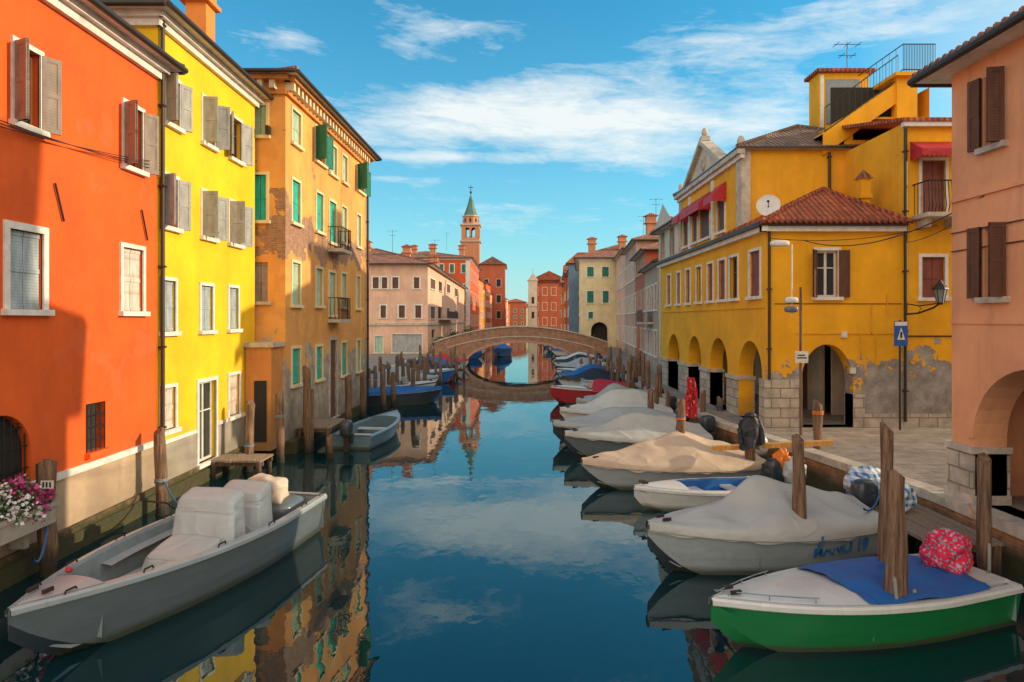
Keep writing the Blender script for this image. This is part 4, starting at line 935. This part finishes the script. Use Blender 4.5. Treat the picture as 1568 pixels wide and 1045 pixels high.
par,L_,hb_,zs_=boat('covered_motorboat',(2.45,12.35),(6.95,13.95),2.1,.72,GELR,DKH,RUB,cover=FAB_G,prof=pf)
# registration lettering on the hull side, in the boat's own frame (port side faces the camera)
c=bpy.data.curves.new('hull_lettering','FONT'); c.body='MANO 19'; c.size=.3; c.extrude=.003; c.offset=.006; c.shear=.25; c.materials.append(BLUEH)
o=bpy.data.objects.new('hull_lettering',c); S.collection.objects.link(o); o.parent=par; o.location=(1.95,hb_(.2)+.0,.3); o.rotation_euler=(math.radians(80),0,math.radians(180))
boat('small_white_boat',(2.95,16.5),(6.4,17.3),1.5,.48,GEL,GEL,GEL,inner=BLUEH,deckf=.66,motor=True,sheer=.25)
boat('covered_motorboat',(1.9,18.6),(6.9,19.9),2.2,.62,GELR,DKH,RUB,cover=FAB_T,prof=[(0,.2),(.2,.5),(.45,.78),(.6,.55),(.85,.2),(1,.02)])
boat('covered_motorboat',(1.75,22.7),(6.5,23.7),2.1,.68,GELG,DKH,RUB,cover=FAB_G,prof=[(0,.3),(.3,.6),(.5,.7),(.8,.2),(1,.02)])
boat('covered_motorboat',(1.5,25.),(6.2,26.),2.1,.68,DKH,DKH,GEL,cover=FAB_GB,prof=[(0,.35),(.3,.6),(.5,.6),(.8,.2),(1,.02)])
boat('covered_motorboat',(2.0,28.6),(6.6,29.6),2.0,.7,GEL,DKH,RUB,cover=FAB_W,prof=[(0,.5),(.3,.9),(.45,.9),(.8,.2),(1,.02)])
boat('covered_motorboat',(3.,32.),(6.8,33.),2.0,.7,GEL,DKH,RUB,cover=FAB_GB,prof=[(0,.5),(.3,.6),(.5,.8),(.8,.2),(1,.02)])
boat('red_motorboat',(2.1,37.5),(6.6,38.8),2.1,.75,REDH,REDH,GEL,inner=REDH,deckf=.6,deckm=GEL,cover=FAB_R,prof=[(0,.3),(.4,.5),(.55,.1),(1,0)],cr=(0,.55),screen=True)
for i,(x,y,cv,hl) in enumerate(((3.,44,FAB_D,GEL),(3.3,48,FAB_B,GEL),(3.4,52,None,GEL),(3.6,57,FAB_GB,DKH),(3.8,62,FAB_D,GEL),(4.3,67,FAB_W,GEL),(5,86,FAB_B,GEL),(5,92,FAB_G,GEL),(4.8,98,None,BLUEH),(5,110,FAB_G,GEL))):
    boat('moored_boat',(x,y),(x+4,y+1),2.,.7,hl,DKH,RUB,cover=cv,prof=[(0,.4),(.4,.7),(.8,.15),(1,0)],screen=cv is None)
boat('slate_dinghy',(-5.0,29.6),(-5.75,24.2),1.75,.5,SLATEH,DKH,SLATEH,inner=SLATEH,deckf=.7,deckm=SLATEH,sheer=.4)
boat('blue_covered_boat',(-3.9,37.8),(-8.3,37.2),1.9,.7,DKH,BLUEH,BLUEH,cover=FAB_B,prof=[(0,.1),(.4,.22),(.8,.1),(1,0)])
boat('open_white_boat',(-4.6,41.2),(-8.8,40.7),1.9,.7,GEL,DKH,RUB,cover=FAB_GB,prof=[(0,.6),(.3,.8),(.42,.1),(1,0)],cr=(0,.45),screen=True)
boat('covered_motorboat',(-4.9,45.5),(-8.8,45.),1.9,.7,GEL,DKH,RUB,cover=FAB_GB,prof=[(0,.6),(.4,.8),(.8,.1),(1,0)])
boat('blue_motorboat',(-4.2,50),(-8.6,49),2.,.8,BLUEH,REDH,GEL,deckf=.5,deckm=GEL,screen=True)
for x,y,cv,hl in ((-4.4,54,FAB_D,REDH),(-4.3,58,FAB_B,GEL),(-4,63,FAB_R,GEL),(-3.5,80,FAB_B,BLUEH),(-3.4,86,None,GEL)):
    boat('moored_boat',(x,y),(x-4,y-.6),2.,.75,hl,DKH,RUB,cover=cv,prof=[(0,.4),(.4,.7),(.8,.15),(1,0)])
boat('blue_motorboat',(-1.7,84),(-1.,90),2.3,.9,BLUEH,DKH,GEL,cover=FAB_B,prof=[(0,.5),(.4,1.),(.8,.15),(1,0)])
# ---------------------------------------------------------------- street furniture and small things
o=Obj('flower_planter'); m=o.p('box'); m.bx(-8.72,-8.25,10.6,12.35,.95,1.3,CONC); m.bx(-8.76,-8.2,10.55,12.4,1.26,1.34,CONC)
for y in (10.9,11.9): m.bx(-8.78,-8.5,y,y+.12,.6,.95,CONC)
fl=o.p('flowers')
for i in range(3600):
    a=Vector((random.gauss(0,1),random.gauss(0,1),random.gauss(0,1))).normalized()*random.uniform(.6,1.08)
    p=Vector((-8.42+a.x*.36,11.45+a.y*.95,1.5+a.z*.4)); p.z+=.3*noise.noise(Vector((p.y*2.5,p.x*2,0)))
    k=noise.noise(p*3.1); mt=LEAF if random.random()<.55 else (FLP if k>0 else FLW); r=random.uniform(.02,.045)
    if mt is LEAF: p=p-a*.05
    e=Vector((random.uniform(-1,1),random.uniform(-1,1),random.uniform(-1,1))).normalized(); f=e.orthogonal().normalized(); g=e.cross(f)
    fl.face([p+f*r,p+g*r,p-f*r,p-g*r],mt)
o.done()
F1=Fac((XR,22.9),(XR+8,22.9))
o=Obj('sign_post'); m=o.p('pole'); x,y=at(1226,21.3); m.cyl((x,y,1),(x,y,zat(440,21.3)),.05,.045,POSTM,8)
m.bx(x-.2,x+.2,y-.08,y-.05,zat(556,21.3),zat(538,21.3),WHITE); o.p('lettering').bx(x-.15,x+.15,y-.085,y-.081,zat(549,21.3),zat(547,21.3),IRON); o.p('lettering').bx(x-.12,x+.1,y-.085,y-.081,zat(545,21.3),zat(543,21.3),IRON)
o.p('cameras').blob((x-.3,y,zat(460,21.3)),(.2,.13,.1),CASEW,0,.6); o.p('cameras').blob((x-.3,y,zat(474,21.3)),(.2,.13,.1),GELG,0,.6); m.cyl((x-.35,y,zat(465,21.3)),(x,y,zat(465,21.3)),.02,.02,GUT)
m.cyl((x-.28,y,zat(484,21.3)),(x-.28,y,zat(375,21.3)),.025,.025,CASEW,6); m.blob((x-.5,y+.4,zat(371,21.3)),(.3,.12,.1),CASEW,0,.6); o.done()
o=Obj('pedestrian_sign'); m=o.p('pole'); x,y=at(1378,22.3); m.cyl((x,y,1),(x,y,zat(490,22.3)),.035,.035,GUT,8)
m.bx(x-.22,x+.22,y-.06,y-.04,zat(530,22.3),zat(492,22.3),SIGNB); pg=o.p('pictogram'); zc=zat(511,22.3)
pg.face([(x-.13,y-.064,zc-.2),(x+.13,y-.064,zc-.2),(x,y-.064,zc+.2)],WHITE); pg.bx(x-.03,x+.03,y-.075,y-.068,zc-.14,zc+.05,IRON); pg.bx(x-.2,x+.2,y-.065,y-.061,zat(499,22.3),zat(493,22.3),WHITE); o.done()
o=Obj('street_lamp'); m=o.p('bracket'); s_=F1.su(1386); zb=zat(470,22.9)
x=F1.P(s_,0).x
m.tube([(x,22.85,zb-.25),(x+.2,22.5,zb-.22),(x+.45,22.1,zb-.05),(x+.55,21.9,zb+.1)],.03,IRON); m.tube([(x,22.85,zb+.1),(x+.25,22.5,zb+.02),(x+.55,21.9,zb+.1)],.02,IRON); m.tube([(x+.2,22.5,zb-.2),(x+.3,22.5,zb-.05),(x+.2,22.5,zb+.03)],.015,IRON)
lx,ly,lz=x+.55,21.9,zb+.12
ln=o.p('lantern'); 
rg=lambda r,z:[(lx+r*math.cos(math.pi/6+i*math.pi/3),ly+r*math.sin(math.pi/6+i*math.pi/3),z) for i in range(6)]
ln.grid([rg(.1,lz),rg(.19,lz+.42)],GELIN,False,True); ln.grid([rg(.24,lz+.42),rg(.22,lz+.47),rg(.09,lz+.62),rg(.03,lz+.72)],IRON,False,True)
for i in range(6): ln.tube([rg(.105,lz)[i],rg(.195,lz+.42)[i]],.012,IRON,4)
ln.blob((lx,ly,lz-.03),(.1,.1,.05),IRON); o.done()
x,y=at(1148,18.0)
o=Obj('hanging_jacket'); m=o.p('cloth'); rows=[]; zt_=zat(638,18.0)
for i in range(17):
    t=i/16; w=.06+.26*min(1,t*3.2)**.8-.05*t; row=[]
    for j in range(36):
        a=2*math.pi*j/36; k=1+.16*math.sin(a*5+t*4)*t+.15*noise.noise(Vector((math.cos(a)*2,math.sin(a)*2,t*5))); row.append((x+math.cos(a)*w*k,y+math.sin(a)*(.1+.1*t)*k-.05,zt_+.06-t*.88+.06*math.sin(a*3)*t))
    rows.append(row)
m.grid(rows,FAB_D,True,True)
for s_ in (-1,1): m.tube([(x+s_*.2,y-.05,zt_-.1),(x+s_*.29,y-.1,zt_-.35),(x+s_*.27,y-.16,zt_-.7)],.075,FAB_D,10)
m.blob((x,y-.06,zt_+.04),(.15,.13,.08),FAB_D,.3); o.done()
o=Obj('plank_rail'); m=o.p('planks'); p=at(1093,18.4);q=at(1276,17.6); z=zat(692,18.3)
m.box((p[0],p[1],z),(q[0]-p[0],q[1]-p[1],.3),(0,.18,0),(0,0,.12),PLANKN); o.done()
o=Obj('fishing_gear'); m=o.p('net'); x,y=at(1196,17.4); m.blob((x,y,1.),(.2,.2,.28),FAB_O,.6,1,2.,30,20,fine=.3); m.blob((x+.25,y-.2,.8),(.28,.26,.33),FAB_W,.4,.9,2,30,20,fine=.3); m.blob((x-.3,y,.7),(.2,.2,.3),FAB_D,.4,.9,2,20,14); o.done()
o=Obj('checked_cloth'); x,y=at(1328,14.6); o.p('cloth').blob((x,y,1.08),(.42,.35,.34),P_CHK,.35,.8,1.6,40,28,3,fine=.3); x,y=at(1374,13.9); o.p('bag').blob((x,y,1.),(.3,.28,.26),P_CHK,.35,.8,1.6,40,28,9,fine=.3); o.done()
o=Obj('beach_towel'); x,y=at(1058,24.5); m=o.p('cloth'); zt_=zat(578,24.5)
m.grid([[(x+(j-6)/6*(.16+.1*i/9)+.05*math.sin(j+i*.6),y+.07*math.sin(j*1.6),zt_-i*.16) for j in range(13)] for i in range(10)],P_RB); o.done()
jetty(7.3,8.6,11.9,14.6,.7)
def cable(pts,sag,r=.012,name='overhead_cable'):
    o=Obj(name); a,b=Vector(pts[0]),Vector(pts[1]); o.p('wire').tube([a.lerp(b,i/16)-Vector((0,0,sag*4*(i/16)*(1-i/16))) for i in range(17)],r,GUT,5); o.done()
for k in range(3): cable([(-8.6,9.,zat(140,9.3)+.12*k),(-8.7,17.,zat(250+k*6,17))],.12,.009)
cable([(at(1230,22.5)[0],22.5,zat(368,22.5)),(9.,13.,zat(300,13))],.5,.015); cable([(at(1180,22.5)[0],22.6,zat(365,22.6)),(XR+sJ+1,22.7,zat(345,22.7))],.25)
cable([(at(1385,22.5)[0],22.5,zat(372,22.5)),(9.,12.5,zat(290,12.5))],.2)
def mrope(a,b,sag,mat=ROPE,r=.02):
    o=Obj('mooring_rope'); a,b=Vector(a),Vector(b); o.p('rope').tube([a.lerp(b,i/16)-Vector((0,0,sag*4*(i/16)*(1-i/16))) for i in range(17)],r,mat,6); o.done()
mrope((5.35,9.55,1.0),(5.75,9.75,.75),.8,ROPE,.028); mrope((7.9,11.3,.9),(7.4,10.6,.7),.6,ROPE,.028); mrope((5.4,12.7,.9),(5.6,12.3,.7),.5,ROPEB,.028); mrope((-8.3,16.2,.9),(-6.4,14.,.9),.4,ROPEB); mrope((-8.3,12.2,.9),(-7.3,10.4,.95),.25,ROPEB)
mrope((6.7,13.,1.),(7.6,14.,1.2),.2,ROPEB); mrope((4.8,19.5,1.2),(5.2,18.9,.7),.3,ROPEB); mrope((7.9,11.4,1.4),(8.7,13.,1.1),.15,FAB_O,.012)
# ================================================================ WORLD / LIGHT
SEL=math.radians(16.5); AZ=math.radians(1.5)
w=bpy.data.worlds.new('World'); S.world=w; w.use_nodes=True; nt=w.node_tree; bg=nt.nodes['Background']
sky=nd(nt,'ShaderNodeTexSky',sky_type='NISHITA'); sky.sun_disc=False; sky.sun_elevation=SEL; sky.sun_rotation=math.radians(88.5); sky.altitude=0; sky.air_density=1.; sky.dust_density=.6; sky.ozone_density=2.
g=nd(nt,'ShaderNodeTexCoord').outputs['Generated']; sx=nd(nt,'ShaderNodeSeparateXYZ',{0:g})
az=mth(nt,'ARCTAN2',sx.outputs[0],sx.outputs[1]); el=mth(nt,'ARCSINE',sx.outputs[2])
def gau(a,e,ra,re,amp=1.):
    t=mth(nt,'ADD',mth(nt,'POWER',mth(nt,'ABSOLUTE',mth(nt,'DIVIDE',mth(nt,'SUBTRACT',az,a),ra)),2.6),mth(nt,'POWER',mth(nt,'ABSOLUTE',mth(nt,'DIVIDE',mth(nt,'SUBTRACT',el,e),re)),2.))
    return mth(nt,'MULTIPLY',mth(nt,'EXPONENT',mth(nt,'MULTIPLY',t,-1.)),amp)
M=None
for a in ((.08,.285,.36,.055,1.15),(.24,.27,.2,.06,1.05),(-.04,.234,.19,.012,.95),(-.15,.2,.08,.008,.7),(.42,.375,.26,.04,.7),(-.1,.385,.1,.05,.55),(-.34,.375,.06,.02,.5),(.25,.345,.2,.03,.5),(.04,.15,.22,.03,.4),(.1,.62,.8,.12,.35)):
    q=gau(*a); M=q if M is None else mth(nt,'MAXIMUM',M,q)
cv=nd(nt,'ShaderNodeCombineXYZ',{0:mth(nt,'MULTIPLY',az,1.),1:mth(nt,'ADD',mth(nt,'MULTIPLY',el,4.2),mth(nt,'MULTIPLY',az,.3)),2:0.}).outputs[0]
n1=nd(nt,'ShaderNodeTexNoise',{'Vector':cv,'Scale':5.6,'Detail':9.,'Roughness':.64,'Distortion':.35}).outputs[0]
n3=nd(nt,'ShaderNodeTexNoise',{'Vector':cv,'Scale':22.,'Detail':6.,'Roughness':.6,'Distortion':1.}).outputs[0]
dn=mth(nt,'ADD',mth(nt,'ADD',mth(nt,'MULTIPLY',M,.62),mth(nt,'MULTIPLY',n1,1.35)),mth(nt,'MULTIPLY',n3,.32))
dens=mr(nt,dn,1.02,1.55,0,.92)
skyc=mix(nt,1.,sky.outputs[0],(.2,1.3,1.5),'MULTIPLY')
hz=mth(nt,'MULTIPLY',mth(nt,'EXPONENT',mth(nt,'MULTIPLY',mth(nt,'MAXIMUM',el,0.),-7.)),.9)
skyc=mix(nt,hz,skyc,(4.3,5.5,5.5))
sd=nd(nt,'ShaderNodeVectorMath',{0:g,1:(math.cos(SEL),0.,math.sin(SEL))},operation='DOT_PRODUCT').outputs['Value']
gw=mth(nt,'MULTIPLY',mr(nt,sd,.5,1.),.85); skyc=mix(nt,gw,skyc,(11.,8.4,5.6))  # added warm glow around the sun side, lifts and warms shaded walls
vb=mth(nt,'MULTIPLY',mr(nt,mth(nt,'SUBTRACT',mth(nt,'MULTIPLY',n1,.5),sx.outputs[1]),.2,.9),.95); skyc=mix(nt,vb,skyc,(11.5,9.8,7.8))  # added bright veil behind the camera, unseen, lights the camera-facing walls
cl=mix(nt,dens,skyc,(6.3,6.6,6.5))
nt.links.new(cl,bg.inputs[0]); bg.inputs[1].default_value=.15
L=bpy.data.lights.new('sun','SUN'); L.energy=4.2; L.angle=math.radians(.6); L.color=(1,.78,.52)
lo=bpy.data.objects.new('sun',L); S.collection.objects.link(lo)
dv=Vector((math.cos(SEL)*math.cos(AZ),math.cos(SEL)*math.sin(AZ),math.sin(SEL)))
lo.rotation_euler=dv.to_track_quat('Z','Y').to_euler(); lo.location=(40,10,30)
cam=bpy.data.cameras.new('camera'); cam.lens=24; cam.sensor_width=36; cam.shift_y=-.0207; cam.clip_end=5000
co_=bpy.data.objects.new('camera',cam); S.collection.objects.link(co_); co_.location=(0,0,CZ); co_.rotation_euler=(math.radians(90),0,0); S.camera=co_
S.view_settings.view_transform='Standard'; S.view_settings.look='None'; S.view_settings.exposure=0
